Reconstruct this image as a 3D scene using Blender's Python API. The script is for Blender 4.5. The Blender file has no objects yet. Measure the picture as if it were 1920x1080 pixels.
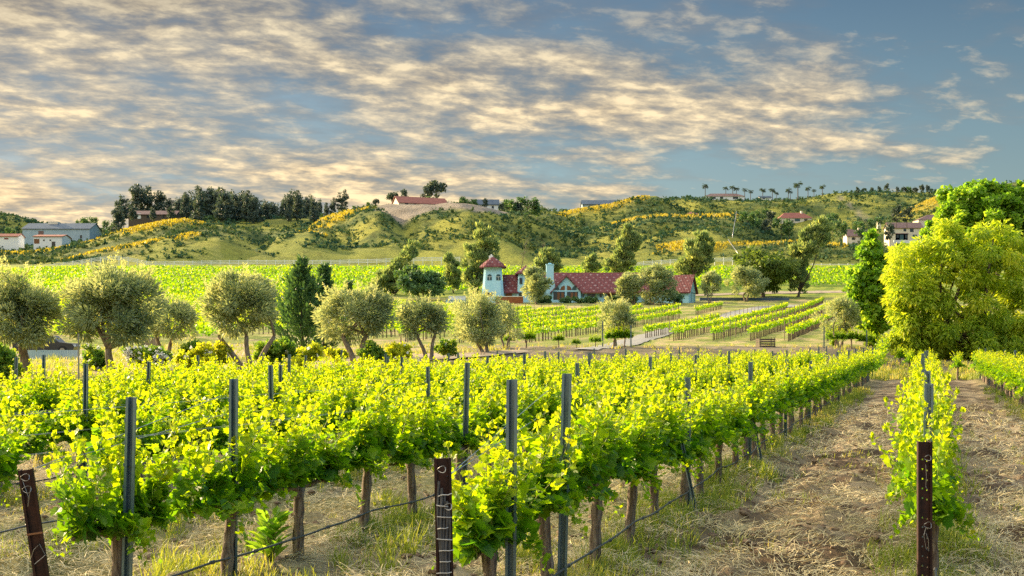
import bpy, math, random
import numpy as np
from mathutils import Vector, Matrix

SC = bpy.context.scene
COL = SC.collection
R = math.radians
rng = np.random.default_rng(11)
random.seed(5)

# ---------------------------------------------------------------- camera, sky, sun, exposure
F = 2133.0          # focal length in photo pixels (40 mm on a 36 mm sensor)
HY = 640.0          # photo row of the true horizon
CH = 2.6            # camera height
cam_d = bpy.data.cameras.new("camera"); cam = bpy.data.objects.new("camera", cam_d); COL.objects.link(cam)
cam.location = (0, 0, CH); cam.rotation_euler = (R(90), 0, 0)
cam_d.sensor_width = 36; cam_d.lens = 40.0; cam_d.shift_y = 100 / 1920; cam_d.clip_end = 20000; cam_d.clip_start = 0.1
SC.camera = cam
SUN_EL, SUN_AZ = 17.0, 54.0      # degrees; azimuth measured to the left of the view axis
SC.view_settings.view_transform = 'Standard'; SC.view_settings.look = 'None'
SC.view_settings.gamma = 1; SC.view_settings.exposure = 1.58
SC.cycles.use_denoising = False
try:
    SC.cycles.denoiser = 'OPENIMAGEDENOISE'; SC.cycles.denoising_input_passes = 'RGB_ALBEDO_NORMAL'; SC.cycles.denoising_prefilter = 'ACCURATE'
except Exception: pass
SC.cycles.max_bounces = 8; SC.cycles.diffuse_bounces = 3; SC.cycles.transmission_bounces = 6; SC.cycles.transparent_max_bounces = 6
SC.cycles.caustics_reflective = False; SC.cycles.caustics_refractive = False

class NT:
    """small helper to write node trees"""
    def __init__(s, tree): s.t = tree; tree.nodes.clear()
    def n(s, typ, **kw):
        nd = s.t.nodes.new(typ)
        ins = kw.pop('ins', {})
        for k, v in kw.items(): setattr(nd, k, v)
        for k, v in ins.items():
            if isinstance(v, bpy.types.NodeSocket): s.t.links.new(v, nd.inputs[k])
            else: nd.inputs[k].default_value = v
        return nd
    def math(s, op, a, b=0.0, clamp=False):
        return s.n('ShaderNodeMath', operation=op, use_clamp=clamp, ins={0: a, 1: b}).outputs[0]
    def mix(s, f, a, b, mode='MIX'):
        nd = s.n('ShaderNodeMix', data_type='RGBA', blend_type=mode, ins={0: f, 6: a, 7: b})
        return nd.outputs[2]
    def ramp(s, f, pts):
        nd = s.n('ShaderNodeValToRGB', ins={0: f}); e = nd.color_ramp.elements
        while len(e) < len(pts): e.new(0.5)
        for el, (p, c) in zip(e, pts):
            el.position = p
            el.color = (c, c, c, 1) if not isinstance(c, (tuple, list)) else (*c[:3], 1)
        return nd.outputs[0]
    def noise(s, vec, scale, detail=4, rough=0.55, dist=0.0, col=False):
        nd = s.n('ShaderNodeTexNoise', ins={'Vector': vec, 'Scale': scale, 'Detail': detail, 'Roughness': rough, 'Distortion': dist})
        return nd.outputs[1 if col else 0]

def rgb(*c): return (c[0], c[1], c[2], 1.0)

world = bpy.data.worlds.new("World"); SC.world = world; world.use_nodes = True
W = NT(world.node_tree)
sky = W.n('ShaderNodeTexSky', sky_type='NISHITA', sun_disc=False, sun_elevation=R(SUN_EL), sun_rotation=R(360 - SUN_AZ),
          altitude=400, air_density=1.0, dust_density=1.2, ozone_density=2.0)
tc = W.n('ShaderNodeTexCoord').outputs['Generated']
sep = W.n('ShaderNodeSeparateXYZ', ins={0: tc})
dx, dy, dz = sep.outputs
zz = W.math('ADD', W.math('MAXIMUM', dz, 0.0), 0.17)
cx_ = W.math('DIVIDE', dx, zz); cy_ = W.math('DIVIDE', dy, zz)
pv = W.n('ShaderNodeCombineXYZ', ins={0: cx_, 1: W.math('MULTIPLY', W.math('ADD', cy_, W.math('MULTIPLY', cx_, -0.16)), 1.25), 2: 0.0}).outputs[0]
pv2 = W.n('ShaderNodeVectorMath', operation='ADD', ins={0: pv, 1: (3.1, 7.7, 0)}).outputs[0]
big = W.noise(pv2, 0.85, 3, 0.5)
mid = W.noise(pv2, 3.3, 7, 0.58, 0.25)
fine = W.noise(pv, 10.0, 8, 0.62, 0.15)
# more cloud to the left and in the middle, thinning to the right and towards the horizon
lean = W.math('MULTIPLY', W.math('SUBTRACT', dx, 0.06), -0.30)
lo = W.ramp(dz, [(0.03, 0.0), (0.11, 0.055), (0.18, 0.10), (0.28, 0.10), (0.40, 0.0)])
cov = W.math('ADD', W.math('ADD', W.math('MULTIPLY', big, 0.70), W.math('MULTIPLY', mid, 0.50)), W.math('ADD', lean, lo))
veil = W.ramp(cov, [(0.56, 0.0), (0.70, 0.62), (0.88, 0.9)])
pc = W.math('ADD', W.math('ADD', W.math('MULTIPLY', mid, 0.45), W.math('MULTIPLY', fine, 0.48)), W.math('ADD', W.math('MULTIPLY', big, 0.72), W.math('MULTIPLY', lean, 0.60)))
puff = W.ramp(W.math('ADD', pc, W.math('MULTIPLY', lo, 0.35)), [(0.80, 0.0), (0.91, 0.42), (1.0, 0.9)])
skyc = W.n('ShaderNodeHueSaturation', ins={'Hue': 0.468, 'Saturation': 0.80, 'Value': 0.32, 'Color': sky.outputs[0]}).outputs[0]
grad = W.ramp(W.math('MULTIPLY', dz, 2.0), [(0.0, rgb(1.25, 1.15, 0.98)), (0.12, rgb(1.10, 1.06, 0.96)), (0.35, rgb(0.94, 0.98, 1.0)), (0.60, rgb(0.60, 0.70, 0.86)), (0.80, rgb(2.2, 2.5, 2.8)), (1.0, rgb(4.0, 4.6, 5.3))])  # ramp top adds unseen bluish brightness overhead to fill the shade below
pcol = W.ramp(W.math('ADD', W.math('MULTIPLY', fine, 0.6), W.math('MULTIPLY', mid, 0.4)), [(0.42, rgb(0.20, 0.145, 0.088)), (0.60, rgb(0.50, 0.375, 0.215))])
pcol = W.mix(1.0, pcol, rgb(10, 10, 10), 'MULTIPLY')
vcol = W.ramp(W.math('ADD', W.math('MULTIPLY', fine, 0.4), W.math('MULTIPLY', mid, 0.6)), [(0.38, rgb(0.066, 0.078, 0.092)), (0.62, rgb(0.150, 0.126, 0.104))])
vcol = W.mix(1.0, vcol, rgb(10, 10, 10), 'MULTIPLY')
fin = W.mix(W.math('MULTIPLY', puff, 0.88), W.mix(veil, skyc, vcol), pcol)
fin = W.mix(1.0, fin, grad, 'MULTIPLY')
bg = W.n('ShaderNodeBackground', ins={'Color': fin, 'Strength': 0.10})
W.n('ShaderNodeOutputWorld', ins={'Surface': bg.outputs[0]})

S_DIR = Vector((-math.cos(R(SUN_EL)) * math.sin(R(SUN_AZ)), math.cos(R(SUN_EL)) * math.cos(R(SUN_AZ)), math.sin(R(SUN_EL))))
sl = bpy.data.lights.new("sun", 'SUN'); sl.energy = 5.0; sl.angle = R(0.5); sl.color = (1.0, 0.76, 0.44)
so = bpy.data.objects.new("sun", sl); COL.objects.link(so); so.rotation_euler = S_DIR.to_track_quat('Z', 'Y').to_euler(); so.location = (-60, 30, 60)

# ---------------------------------------------------------------- mesh and object helpers
def mesh(name, V, Fs, mats, tone=None, col=None, smooth=False, midx=None):
    """Fs: list of (n,k) index arrays"""
    me = bpy.data.meshes.new(name)
    V = np.asarray(V, dtype=np.float32).reshape(-1, 3)
    if not isinstance(Fs, list): Fs = [Fs]
    Fs = [np.asarray(f, dtype=np.int32) for f in Fs if len(f)]
    me.vertices.add(len(V)); me.vertices.foreach_set('co', V.ravel())
    loops = np.concatenate([f.ravel() for f in Fs]); tot = np.concatenate([np.full(len(f), f.shape[1], dtype=np.int32) for f in Fs])
    start = np.concatenate([[0], np.cumsum(tot)[:-1]]).astype(np.int32)
    me.loops.add(len(loops)); me.loops.foreach_set('vertex_index', loops)
    me.polygons.add(len(tot)); me.polygons.foreach_set('loop_start', start); me.polygons.foreach_set('loop_total', tot)
    if midx is not None: me.polygons.foreach_set('material_index', np.asarray(midx, dtype=np.int32))
    me.polygons.foreach_set('use_smooth', np.full(len(tot), bool(smooth)))
    me.update(calc_edges=True)
    if tone is not None:
        a = me.attributes.new('tone', 'FLOAT', 'POINT'); a.data.foreach_set('value', np.asarray(tone, dtype=np.float32))
    if col is not None:
        a = me.attributes.new('gcol', 'FLOAT_COLOR', 'POINT')
        c4 = np.ones((len(V), 4), dtype=np.float32); c4[:, :3] = col; a.data.foreach_set('color', c4.ravel())
    for m in (mats if isinstance(mats, (list, tuple)) else [mats]): me.materials.append(m)
    return me

def obj(name, me, parent=None, loc=None):
    o = bpy.data.objects.new(name, me); COL.objects.link(o)
    if parent is not None: o.parent = parent
    if loc is not None: o.location = loc
    return o

def thing(name, label, cat, loc=(0, 0, 0), rz=0.0, group=None):
    o = bpy.data.objects.new(name, None); COL.objects.link(o); o.empty_display_size = 0.2
    o.location = loc; o.rotation_euler = (0, 0, rz)
    return tag(o, label, cat, group)

def tag(o, label, cat, group=None, kind=None):
    o['label'] = label; o['category'] = cat
    if group: o['group'] = group
    if kind: o['kind'] = kind
    return o

def dup(root, loc, rz=0.0, sc=1.0, label=None, group=None):
    r = root.copy(); COL.objects.link(r); r.location = loc; r.rotation_euler = (0, 0, rz); r.scale = (sc, sc, sc) if not isinstance(sc, tuple) else sc
    if label: r['label'] = label
    if group: r['group'] = group
    for ch in list(root.children):
        c = ch.copy(); COL.objects.link(c); c.parent = r
        for g in list(ch.children):
            d = g.copy(); COL.objects.link(d); d.parent = c
    return r

class MB:
    """collects quads / tris / n-gons into one mesh"""
    def __init__(s): s.v = []; s.f = {}; s.n = 0
    def add(s, V, Fc):
        V = np.asarray(V, dtype=float).reshape(-1, 3)
        for f in Fc: s.f.setdefault(len(f), []).append([i + s.n for i in f])
        s.v.append(V); s.n += len(V); return s
    def addnp(s, V, Fa):
        s.v.append(np.asarray(V, float)); s.f.setdefault(Fa.shape[1], []).extend((Fa + s.n).tolist()); s.n += len(V); return s
    def box(s, x0, x1, y0, y1, z0, z1):
        V = [(x0,y0,z0),(x1,y0,z0),(x1,y1,z0),(x0,y1,z0),(x0,y0,z1),(x1,y0,z1),(x1,y1,z1),(x0,y1,z1)]
        return s.add(V, [(0,3,2,1),(4,5,6,7),(0,1,5,4),(1,2,6,5),(2,3,7,6),(3,0,4,7)])
    def tube(s, P, rad, sides=6, cap=True):
        P = np.asarray(P, float); n = len(P); rad = np.broadcast_to(np.asarray(rad, float), (n,))
        T = np.gradient(P, axis=0); T /= np.linalg.norm(T, axis=1)[:, None] + 1e-9
        ref = np.where(np.abs(T[:, 2:3]) > 0.9, np.array([[1.0, 0, 0]]), np.array([[0, 0, 1.0]]))
        A = np.cross(T, ref); A /= np.linalg.norm(A, axis=1)[:, None] + 1e-9
        for i in range(1, n):   # keep the frame from twisting
            a = A[i - 1] - T[i] * np.dot(A[i - 1], T[i]); l = np.linalg.norm(a)
            if l > 1e-6: A[i] = a / l
        B = np.cross(T, A)
        th = np.linspace(0, 2 * math.pi, sides, endpoint=False)
        V = P[:, None, :] + rad[:, None, None] * (np.cos(th)[None, :, None] * A[:, None, :] + np.sin(th)[None, :, None] * B[:, None, :])
        Fc = []
        for i in range(n - 1):
            for j in range(sides):
                k = (j + 1) % sides
                Fc.append((i * sides + j, i * sides + k, (i + 1) * sides + k, (i + 1) * sides + j))
        if cap: Fc.append(tuple(range(sides))[::-1]); Fc.append(tuple((n - 1) * sides + j for j in range(sides)))
        return s.add(V.reshape(-1, 3), Fc)
    def prism(s, pts, axis, a, b):
        """extrude a closed 2-D outline; axis 'x','y' or 'z'"""
        n = len(pts)
        def mk(p, t): return {'x': (t, p[0], p[1]), 'y': (p[0], t, p[1]), 'z': (p[0], p[1], t)}[axis]
        V = [mk(p, a) for p in pts] + [mk(p, b) for p in pts]
        Fc = [tuple(range(n))[::-1], tuple(range(n, 2 * n))] + [(i, (i + 1) % n, n + (i + 1) % n, n + i) for i in range(n)]
        return s.add(V, Fc)
    def mesh(s, name, m, **kw):
        return mesh(name, np.concatenate(s.v), [np.array(f) for f in s.f.values()], m, **kw)
    def obj(s, name, m, parent=None, loc=None, **kw): return obj(name, s.mesh(name, m, **kw), parent, loc)

# value noise
_T = np.random.default_rng(3).random((256, 256))
def vn(x, y, o=0):
    x = np.asarray(x, float) + o * 17.13; y = np.asarray(y, float) + o * 41.7
    xi = np.floor(x).astype(int); yi = np.floor(y).astype(int); fx = x - xi; fy = y - yi
    fx = fx * fx * (3 - 2 * fx); fy = fy * fy * (3 - 2 * fy)
    a = _T[xi & 255, yi & 255]; b = _T[(xi + 1) & 255, yi & 255]; c = _T[xi & 255, (yi + 1) & 255]; d = _T[(xi + 1) & 255, (yi + 1) & 255]
    return (a * (1 - fx) + b * fx) * (1 - fy) + (c * (1 - fx) + d * fx) * fy
def fbm(x, y, oc=4, o=0):
    v = 0; a = 0.5
    for i in range(oc): v = v + a * vn(np.asarray(x) * 2 ** i, np.asarray(y) * 2 ** i, o + i); a *= 0.5
    return v / (1 - 0.5 ** oc)
def sstep(a, b, x): t = np.clip((np.asarray(x, float) - a) / (b - a), 0, 1); return t * t * (3 - 2 * t)

# ---------------------------------------------------------------- materials
def newmat(name):
    m = bpy.data.materials.new(name); m.use_nodes = True; return m, NT(m.node_tree)
def pmat(name, c1, c2, scale=4.0, rough=0.8, bump=0.2, bscale=None, metal=0.0, spec=0.3, detail=5, stretch=None):
    m, t = newmat(name)
    v = t.n('ShaderNodeTexCoord').outputs['Object']
    if stretch: v = t.n('ShaderNodeVectorMath', operation='MULTIPLY', ins={0: v, 1: stretch}).outputs[0]
    nz = t.noise(v, scale, detail, 0.6)
    c = t.mix(t.ramp(nz, [(0.35, 0.0), (0.65, 1.0)]), rgb(*c1), rgb(*c2))
    b = t.n('ShaderNodeBsdfPrincipled', ins={'Base Color': c, 'Roughness': rough, 'Metallic': metal, 'Specular IOR Level': spec})
    if bump:
        bn = t.noise(v, bscale or scale * 3, 4, 0.6)
        t.t.links.new(t.n('ShaderNodeBump', ins={'Strength': bump, 'Distance': 0.02, 'Height': bn}).outputs[0], b.inputs['Normal'])
    t.n('ShaderNodeOutputMaterial', ins={'Surface': b.outputs[0]}); return m
def leafmat(name, pts, tgain=(1.3, 1.2, 0.5), tf=0.5, rough=0.5, spec=0.35):
    """leaves: colour by the per-leaf attribute 'tone' (age of the leaf), part of the light goes through the blade"""
    m, t = newmat(name)
    a = t.n('ShaderNodeAttribute', attribute_name='tone').outputs['Fac']
    c = t.ramp(a, [(p, rgb(*q)) for p, q in pts])
    tcol = t.mix(1.0, c, rgb(*tgain), 'MULTIPLY')
    b = t.n('ShaderNodeBsdfPrincipled', ins={'Base Color': c, 'Roughness': rough, 'Specular IOR Level': spec})
    tr = t.n('ShaderNodeBsdfTranslucent', ins={'Color': tcol})
    mx = t.n('ShaderNodeMixShader', ins={0: tf, 1: b.outputs[0], 2: tr.outputs[0]})
    t.n('ShaderNodeOutputMaterial', ins={'Surface': mx.outputs[0]}); return m

M = {}
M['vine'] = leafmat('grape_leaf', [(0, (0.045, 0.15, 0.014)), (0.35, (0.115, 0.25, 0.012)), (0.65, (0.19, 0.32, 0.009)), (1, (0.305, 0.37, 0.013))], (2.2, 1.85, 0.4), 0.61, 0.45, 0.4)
M['olive'] = leafmat('olive_leaf', [(0, (0.14, 0.215, 0.16)), (0.5, (0.27, 0.36, 0.25)), (1, (0.52, 0.58, 0.36))], (1.7, 1.4, 0.6), 0.5, 0.5)
M['pine'] = leafmat('pine_needle', [(0, (0.10, 0.18, 0.10)), (0.5, (0.23, 0.32, 0.16)), (1, (0.48, 0.52, 0.24))], (1.5, 1.35, 0.6), 0.5)
M['dark'] = leafmat('dark_conifer_leaf', [(0, (0.05, 0.12, 0.06)), (0.6, (0.11, 0.21, 0.08)), (1, (0.24, 0.33, 0.09))], (1.3, 1.3, 0.5), 0.3)
M['euc'] = leafmat('eucalyptus_leaf', [(0, (0.032, 0.065, 0.065)), (0.6, (0.08, 0.125, 0.10)), (1, (0.22, 0.23, 0.13))], (1.2, 1.1, 0.6), 0.3)
M['bright'] = leafmat('bright_leaf', [(0, (0.09, 0.22, 0.025)), (0.5, (0.20, 0.365, 0.035)), (1, (0.40, 0.50, 0.06))], (1.6, 1.5, 0.6), 0.58)
M['pepper'] = leafmat('pepper_leaf', [(0, (0.15, 0.28, 0.03)), (0.5, (0.36, 0.48, 0.04)), (1, (0.58, 0.60, 0.06))], (1.6, 1.45, 0.5), 0.55)
M['shrub'] = leafmat('shrub_leaf', [(0, (0.06, 0.16, 0.03)), (0.5, (0.15, 0.28, 0.045)), (1, (0.42, 0.46, 0.06))], (1.7, 1.5, 0.5), 0.55)
M['goldshrub'] = leafmat('golden_shrub_leaf', [(0, (0.20, 0.28, 0.025)), (0.5, (0.42, 0.47, 0.03)), (1, (0.62, 0.60, 0.05))], (1.6, 1.5, 0.5), 0.58)
M['willow'] = leafmat('willow_leaf', [(0, (0.055, 0.12, 0.03)), (0.5, (0.12, 0.20, 0.05)), (1, (0.27, 0.34, 0.08))], (1.6, 1.4, 0.5), 0.45)
M['scrub'] = leafmat('scrub_leaf', [(0, (0.030, 0.085, 0.068)), (0.5, (0.068, 0.125, 0.060)), (1, (0.15, 0.18, 0.045))], (1.3, 1.1, 0.5), 0.22, 0.8, 0.05)
M['gold'] = leafmat('golden_grass', [(0, (0.24, 0.22, 0.03)), (0.5, (0.42, 0.35, 0.035)), (1, (0.56, 0.47, 0.07))], (1.3, 1.2, 0.5), 0.4)
M['grass'] = leafmat('green_grass', [(0, (0.12, 0.21, 0.03)), (0.5, (0.28, 0.36, 0.06)), (1, (0.58, 0.52, 0.18))], (1.6, 1.3, 0.6), 0.45)
M['straw'] = leafmat('dry_straw', [(0, (0.30, 0.28, 0.15)), (0.5, (0.56, 0.48, 0.29)), (1, (0.78, 0.66, 0.42))], (1.0, 0.9, 0.7), 0.2, 0.7)
M['petal'] = leafmat('white_petal', [(0, (0.75, 0.75, 0.72)), (1, (0.85, 0.84, 0.80))], (1, 1, 1), 0.3)
M['frond'] = leafmat('palm_frond', [(0, (0.025, 0.05, 0.02)), (1, (0.09, 0.13, 0.03))], (1.3, 1.2, 0.5), 0.3)
M['bark'] = pmat('vine_bark', (0.085, 0.055, 0.040), (0.30, 0.235, 0.18), 9, 0.9, 0.9, 24, stretch=(3.5, 3.5, 0.5))
M['obark'] = pmat('olive_bark', (0.13, 0.10, 0.075), (0.30, 0.24, 0.18), 5, 0.9, 0.7, 14, stretch=(2, 2, 0.6))
M['dbark'] = pmat('dark_bark', (0.06, 0.045, 0.035), (0.15, 0.12, 0.09), 5, 0.9, 0.6, 14, stretch=(2, 2, 0.6))
M['shoot'] = pmat('green_shoot', (0.14, 0.20, 0.03), (0.25, 0.26, 0.05), 10, 0.6, 0)
M['steel'] = pmat('galvanised_steel', (0.11, 0.17, 0.205), (0.20, 0.28, 0.32), 5, 0.42, 0.08, 60, metal=0.55, spec=0.5, stretch=(1, 1, .3))
M['rust'] = pmat('rusty_steel', (0.016, 0.009, 0.008), (0.050, 0.019, 0.012), 9, 0.7, 0.25, 60, metal=0.2)
M['wire'] = pmat('wire_metal', (0.26, 0.26, 0.26), (0.38, 0.37, 0.35), 4, 0.35, 0, metal=0.8)
M['hose'] = pmat('black_hose', (0.035, 0.038, 0.045), (0.075, 0.08, 0.09), 12, 0.45, 0.05, spec=0.5)
M['clip'] = pmat('pale_clip', (0.34, 0.33, 0.31), (0.5, 0.48, 0.45), 12, 0.5, 0)
M['stucco'] = pmat('shade_tinted_stucco', (0.37, 0.66, 0.83), (0.43, 0.71, 0.87), 0.6, 0.9, 0.25, 18)  # white house paint; the blue of its sky-lit shade is put into the colour
M['white'] = pmat('white_paint', (0.74, 0.76, 0.78), (0.80, 0.81, 0.82), 0.8, 0.7, 0.05, 8)
M['cream'] = pmat('cream_wall', (0.62, 0.56, 0.46), (0.70, 0.64, 0.54), 0.4, 0.9, 0.1, 8)
M['bluewall'] = pmat('blue_grey_wall', (0.30, 0.41, 0.49), (0.36, 0.47, 0.55), 0.3, 0.8, 0.05, 6)
M['blueroof'] = pmat('dark_blue_roof', (0.055, 0.085, 0.13), (0.085, 0.12, 0.17), 0.4, 0.7, 0.1, 6)
M['brownroof'] = pmat('brown_roof', (0.15, 0.09, 0.085), (0.22, 0.14, 0.13), 0.6, 0.8, 0.2, 6)
M['redroof'] = pmat('red_roof', (0.22, 0.075, 0.06), (0.30, 0.11, 0.085), 0.6, 0.8, 0.2, 6)
M['timber'] = pmat('brown_timber', (0.16, 0.07, 0.035), (0.26, 0.12, 0.055), 3, 0.7, 0.2, 12, stretch=(1, 1, 4))
M['brick'] = pmat('orange_brick', (0.24, 0.085, 0.040), (0.34, 0.13, 0.06), 2.5, 0.85, 0.3, 8)
M['darkglass'] = pmat('dark_window_glass', (0.015, 0.022, 0.03), (0.035, 0.05, 0.06), 1.0, 0.08, 0, spec=0.6)
M['tealglass'] = pmat('teal_window_glass', (0.02, 0.06, 0.08), (0.04, 0.10, 0.12), 1.0, 0.1, 0, spec=0.6)
M['gravel'] = pmat('gravel_road', (0.20, 0.20, 0.20), (0.29, 0.28, 0.26), 0.8, 0.95, 0.4, 10)
M['sand'] = pmat('tan_gravel', (0.27, 0.21, 0.15), (0.37, 0.30, 0.22), 0.8, 0.95, 0.4, 10)
M['wood'] = pmat('weathered_wood', (0.16, 0.12, 0.09), (0.28, 0.22, 0.17), 4, 0.9, 0.3, 20, stretch=(1, 1, .3))
M['clod'] = pmat('soil_clod', (0.12, 0.078, 0.052), (0.22, 0.155, 0.105), 8, 0.95, 0.5, 40)
M['carpaint'] = pmat('dark_car_paint', (0.02, 0.025, 0.035), (0.03, 0.035, 0.045), 3, 0.25, 0, spec=0.6)
M['tyre'] = pmat('tyre_rubber', (0.02, 0.02, 0.02), (0.03, 0.03, 0.03), 9, 0.9, 0)

def tilemat():
    m, t = newmat('clay_roof_tile')
    v = t.n('ShaderNodeTexCoord').outputs['Object']
    s = t.n('ShaderNodeSeparateXYZ', ins={0: v}); x, y, z = s.outputs
    # barrel tiles: columns along the slope, courses across it
    cxx = t.math('FRACT', t.math('MULTIPLY', x, 2.6)); prof = t.math('SINE', t.math('MULTIPLY', cxx, math.pi))
    row = t.math('FRACT', t.math('MULTIPLY', z, 4.2))
    nz = t.noise(v, 2.2, 4, 0.6)
    c = t.mix(t.ramp(nz, [(0.35, 0.0), (0.65, 1.0)]), rgb(0.11, 0.030, 0.036), rgb(0.22, 0.068, 0.070))
    # pale mortar dabs, staggered over the courses
    q = t.math('FLOOR', t.math('MULTIPLY', z, 1.5)); off = t.math('MULTIPLY', q, 0.37)
    dxx = t.math('ABSOLUTE', t.math('SUBTRACT', t.math('FRACT', t.math('ADD', t.math('MULTIPLY', x, 0.62), off)), 0.5))
    dzz = t.math('ABSOLUTE', t.math('SUBTRACT', t.math('FRACT', t.math('MULTIPLY', z, 1.5)), 0.5))
    jit = t.noise(v, 1.1, 2, 0.5)
    d = t.math('ADD', t.math('ADD', t.math('MULTIPLY', dxx, 1.0), t.math('MULTIPLY', dzz, 0.7)), t.math('MULTIPLY', t.math('SUBTRACT', jit, 0.5), 0.5))
    dab = t.ramp(d, [(0.10, 1.0), (0.19, 0.0)])
    c = t.mix(t.math('MULTIPLY', dab, 0.6), c, rgb(0.46, 0.36, 0.36))
    h = t.math('ADD', prof, t.math('MULTIPLY', row, -0.5))
    bp = t.n('ShaderNodeBump', ins={'Strength': 0.8, 'Distance': 0.09, 'Height': h})
    b = t.n('ShaderNodeBsdfPrincipled', ins={'Base Color': c, 'Roughness': 0.8, 'Specular IOR Level': 0.25, 'Normal': bp.outputs[0]})
    t.n('ShaderNodeOutputMaterial', ins={'Surface': b.outputs[0]}); return m
M['tile'] = tilemat()

def groundmat(name, scale=1.0, bump=0.5, bscale=14, dist=0.04):
    m, t = newmat(name)
    a = t.n('ShaderNodeAttribute', attribute_name='gcol').outputs['Color']
    v = t.n('ShaderNodeTexCoord').outputs['Object']
    n1 = t.noise(v, 9 * scale, 8, 0.68); n2 = t.noise(v, 1.3 * scale, 6, 0.6)
    k = t.math('ADD', t.math('MULTIPLY', n1, 1.15), t.math('MULTIPLY', n2, 0.75))
    f = t.ramp(k, [(0.60, rgb(0.42, 0.40, 0.38)), (0.95, rgb(1, 1, 1)), (1.0, rgb(1.0, 1.0, 1.0))])
    c = t.mix(1.0, a, f, 'MULTIPLY'); c = t.mix(t.ramp(n1, [(0.55, 0.0), (0.75, 0.45)]), c, t.mix(1.0, a, rgb(1.7, 1.55, 1.3), 'MULTIPLY'))
    bn = t.noise(v, bscale * scale, 8, 0.7)
    bp = t.n('ShaderNodeBump', ins={'Strength': bump, 'Distance': dist, 'Height': bn})
    b = t.n('ShaderNodeBsdfPrincipled', ins={'Base Color': c, 'Roughness': 0.95, 'Specular IOR Level': 0.1, 'Normal': bp.outputs[0]})
    t.n('ShaderNodeOutputMaterial', ins={'Surface': b.outputs[0]}); return m
M['ground'] = groundmat('soil_and_dry_grass', 1.0, 0.9, 11, 0.06)
M['hill'] = groundmat('hill_ground', 0.05, 0.8, 14, 1.5)

# ---------------------------------------------------------------- terrain
# height of the land by bearing (photo column) and distance
_far = [(160, 4.5), (200, 7.0), (266, 11.7), (300, 15.2), (345, 20.8), (420, 30.8), (520, 38), (900, 45), (2500, 50)]
_cols = [(-900, [(0, 0), (36, 0), (48, 1.05), (75, 1.4), (105, 2.0)]),
         (0,    [(0, 0), (40, 0), (54, 1.05), (75, 1.4), (105, 2.0)]),
         (450,  [(0, 0), (50, 0), (62, 1.05), (80, 1.5), (105, 2.0)]),
         (700,  [(0, 0), (60, 0), (74, 1.25), (90, 1.7), (105, 2.0)]),
         (950,  [(0, 0), (71, 0), (88, 1.65), (97, 1.9), (110, 2.1)]),
         (1250, [(0, 0), (86, 0), (97, 1.85), (103, 2.0), (115, 2.2)]),
         (1600, [(0, 0), (90, 0), (101, 1.85), (106, 2.0), (118, 2.3)]),
         (1720, [(0, 0), (84, 0), (98, 0.7), (108, 1.3), (125, 2.4)]),
         (3200, [(0, 0), (84, 0), (98, 0.6), (108, 1.2), (125, 2.3)])]
_cpx = np.array([c[0] for c in _cols], float)
_cy = [np.array([p[0] for p in c[1] + _far], float) for c in _cols]
_cz = [np.array([p[1] for p in c[1] + _far], float) for c in _cols]
def zt(x, y):
    x = np.asarray(x, float); y = np.asarray(y, float)
    px = np.clip(960 + F * x / np.maximum(y, 4.0), _cpx[0], _cpx[-1] - 1e-3)
    zs = np.stack([np.interp(y, a, b) for a, b in zip(_cy, _cz)])
    i = np.clip(np.searchsorted(_cpx, px, side='right') - 1, 0, len(_cpx) - 2)
    f = (px - _cpx[i]) / (_cpx[i + 1] - _cpx[i])
    a = np.take_along_axis(zs, i[None], 0)[0] if zs.ndim > 1 else zs[i]
    b = np.take_along_axis(zs, i[None] + 1, 0)[0] if zs.ndim > 1 else zs[i + 1]
    return a * (1 - f) + b * f
def X(px, Y): return (px - 960) / F * Y
def Zp(py, Y): return CH + (HY - py) / F * Y
_Yl = np.geomspace(6, 480, 900)
def hit(px, py):
    """where the sight line through a photo pixel meets the land"""
    xs = (px - 960) / F * _Yl; g = zt(xs, _Yl) - (CH + (HY - py) / F * _Yl)
    k = np.argmax(g > 0) if (g > 0).any() else len(_Yl) - 1
    Y = float(_Yl[k]); return X(px, Y), Y, float(zt(X(px, Y), Y))
TH = math.atan2(775, 2133); KX = 775 / F; LS = 3.65
def row_xy(k, Y): return KX * Y - LS * k, Y
def mound(x, y):
    """clods, wheel tracks and the low berm under the vines"""
    x = np.asarray(x, float); y = np.asarray(y, float)
    k = (KX * y - x) / LS; fr = np.abs(k - np.round(k)) * LS * math.cos(TH)
    inv = (1 - sstep(0.02, 0.6, zt(x, y))) * (1 - sstep(85, 95, y))
    near = 1 - sstep(30, 60, y)
    cl = (fbm(x * 1.7, y * 1.7, 5, 2) - 0.5) * 0.50 + (fbm(x * 6, y * 6, 3, 9) - 0.5) * 0.16
    berm = 0.07 * np.exp(-(fr / 0.35) ** 2) - 0.07 * np.exp(-((fr - 0.95) / 0.22) ** 2)
    out = (fbm(x * 0.5, y * 0.5, 4, 5) - 0.5) * 0.35 * (1 - inv) * sstep(30, 60, y)
    return inv * (cl * (0.35 + 0.65 * near) * (0.45 + 0.55 * sstep(0.15, 0.7, fr)) + berm) + out
def gz(x, y): return float(zt(x, y) + mound(x, y))

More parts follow.
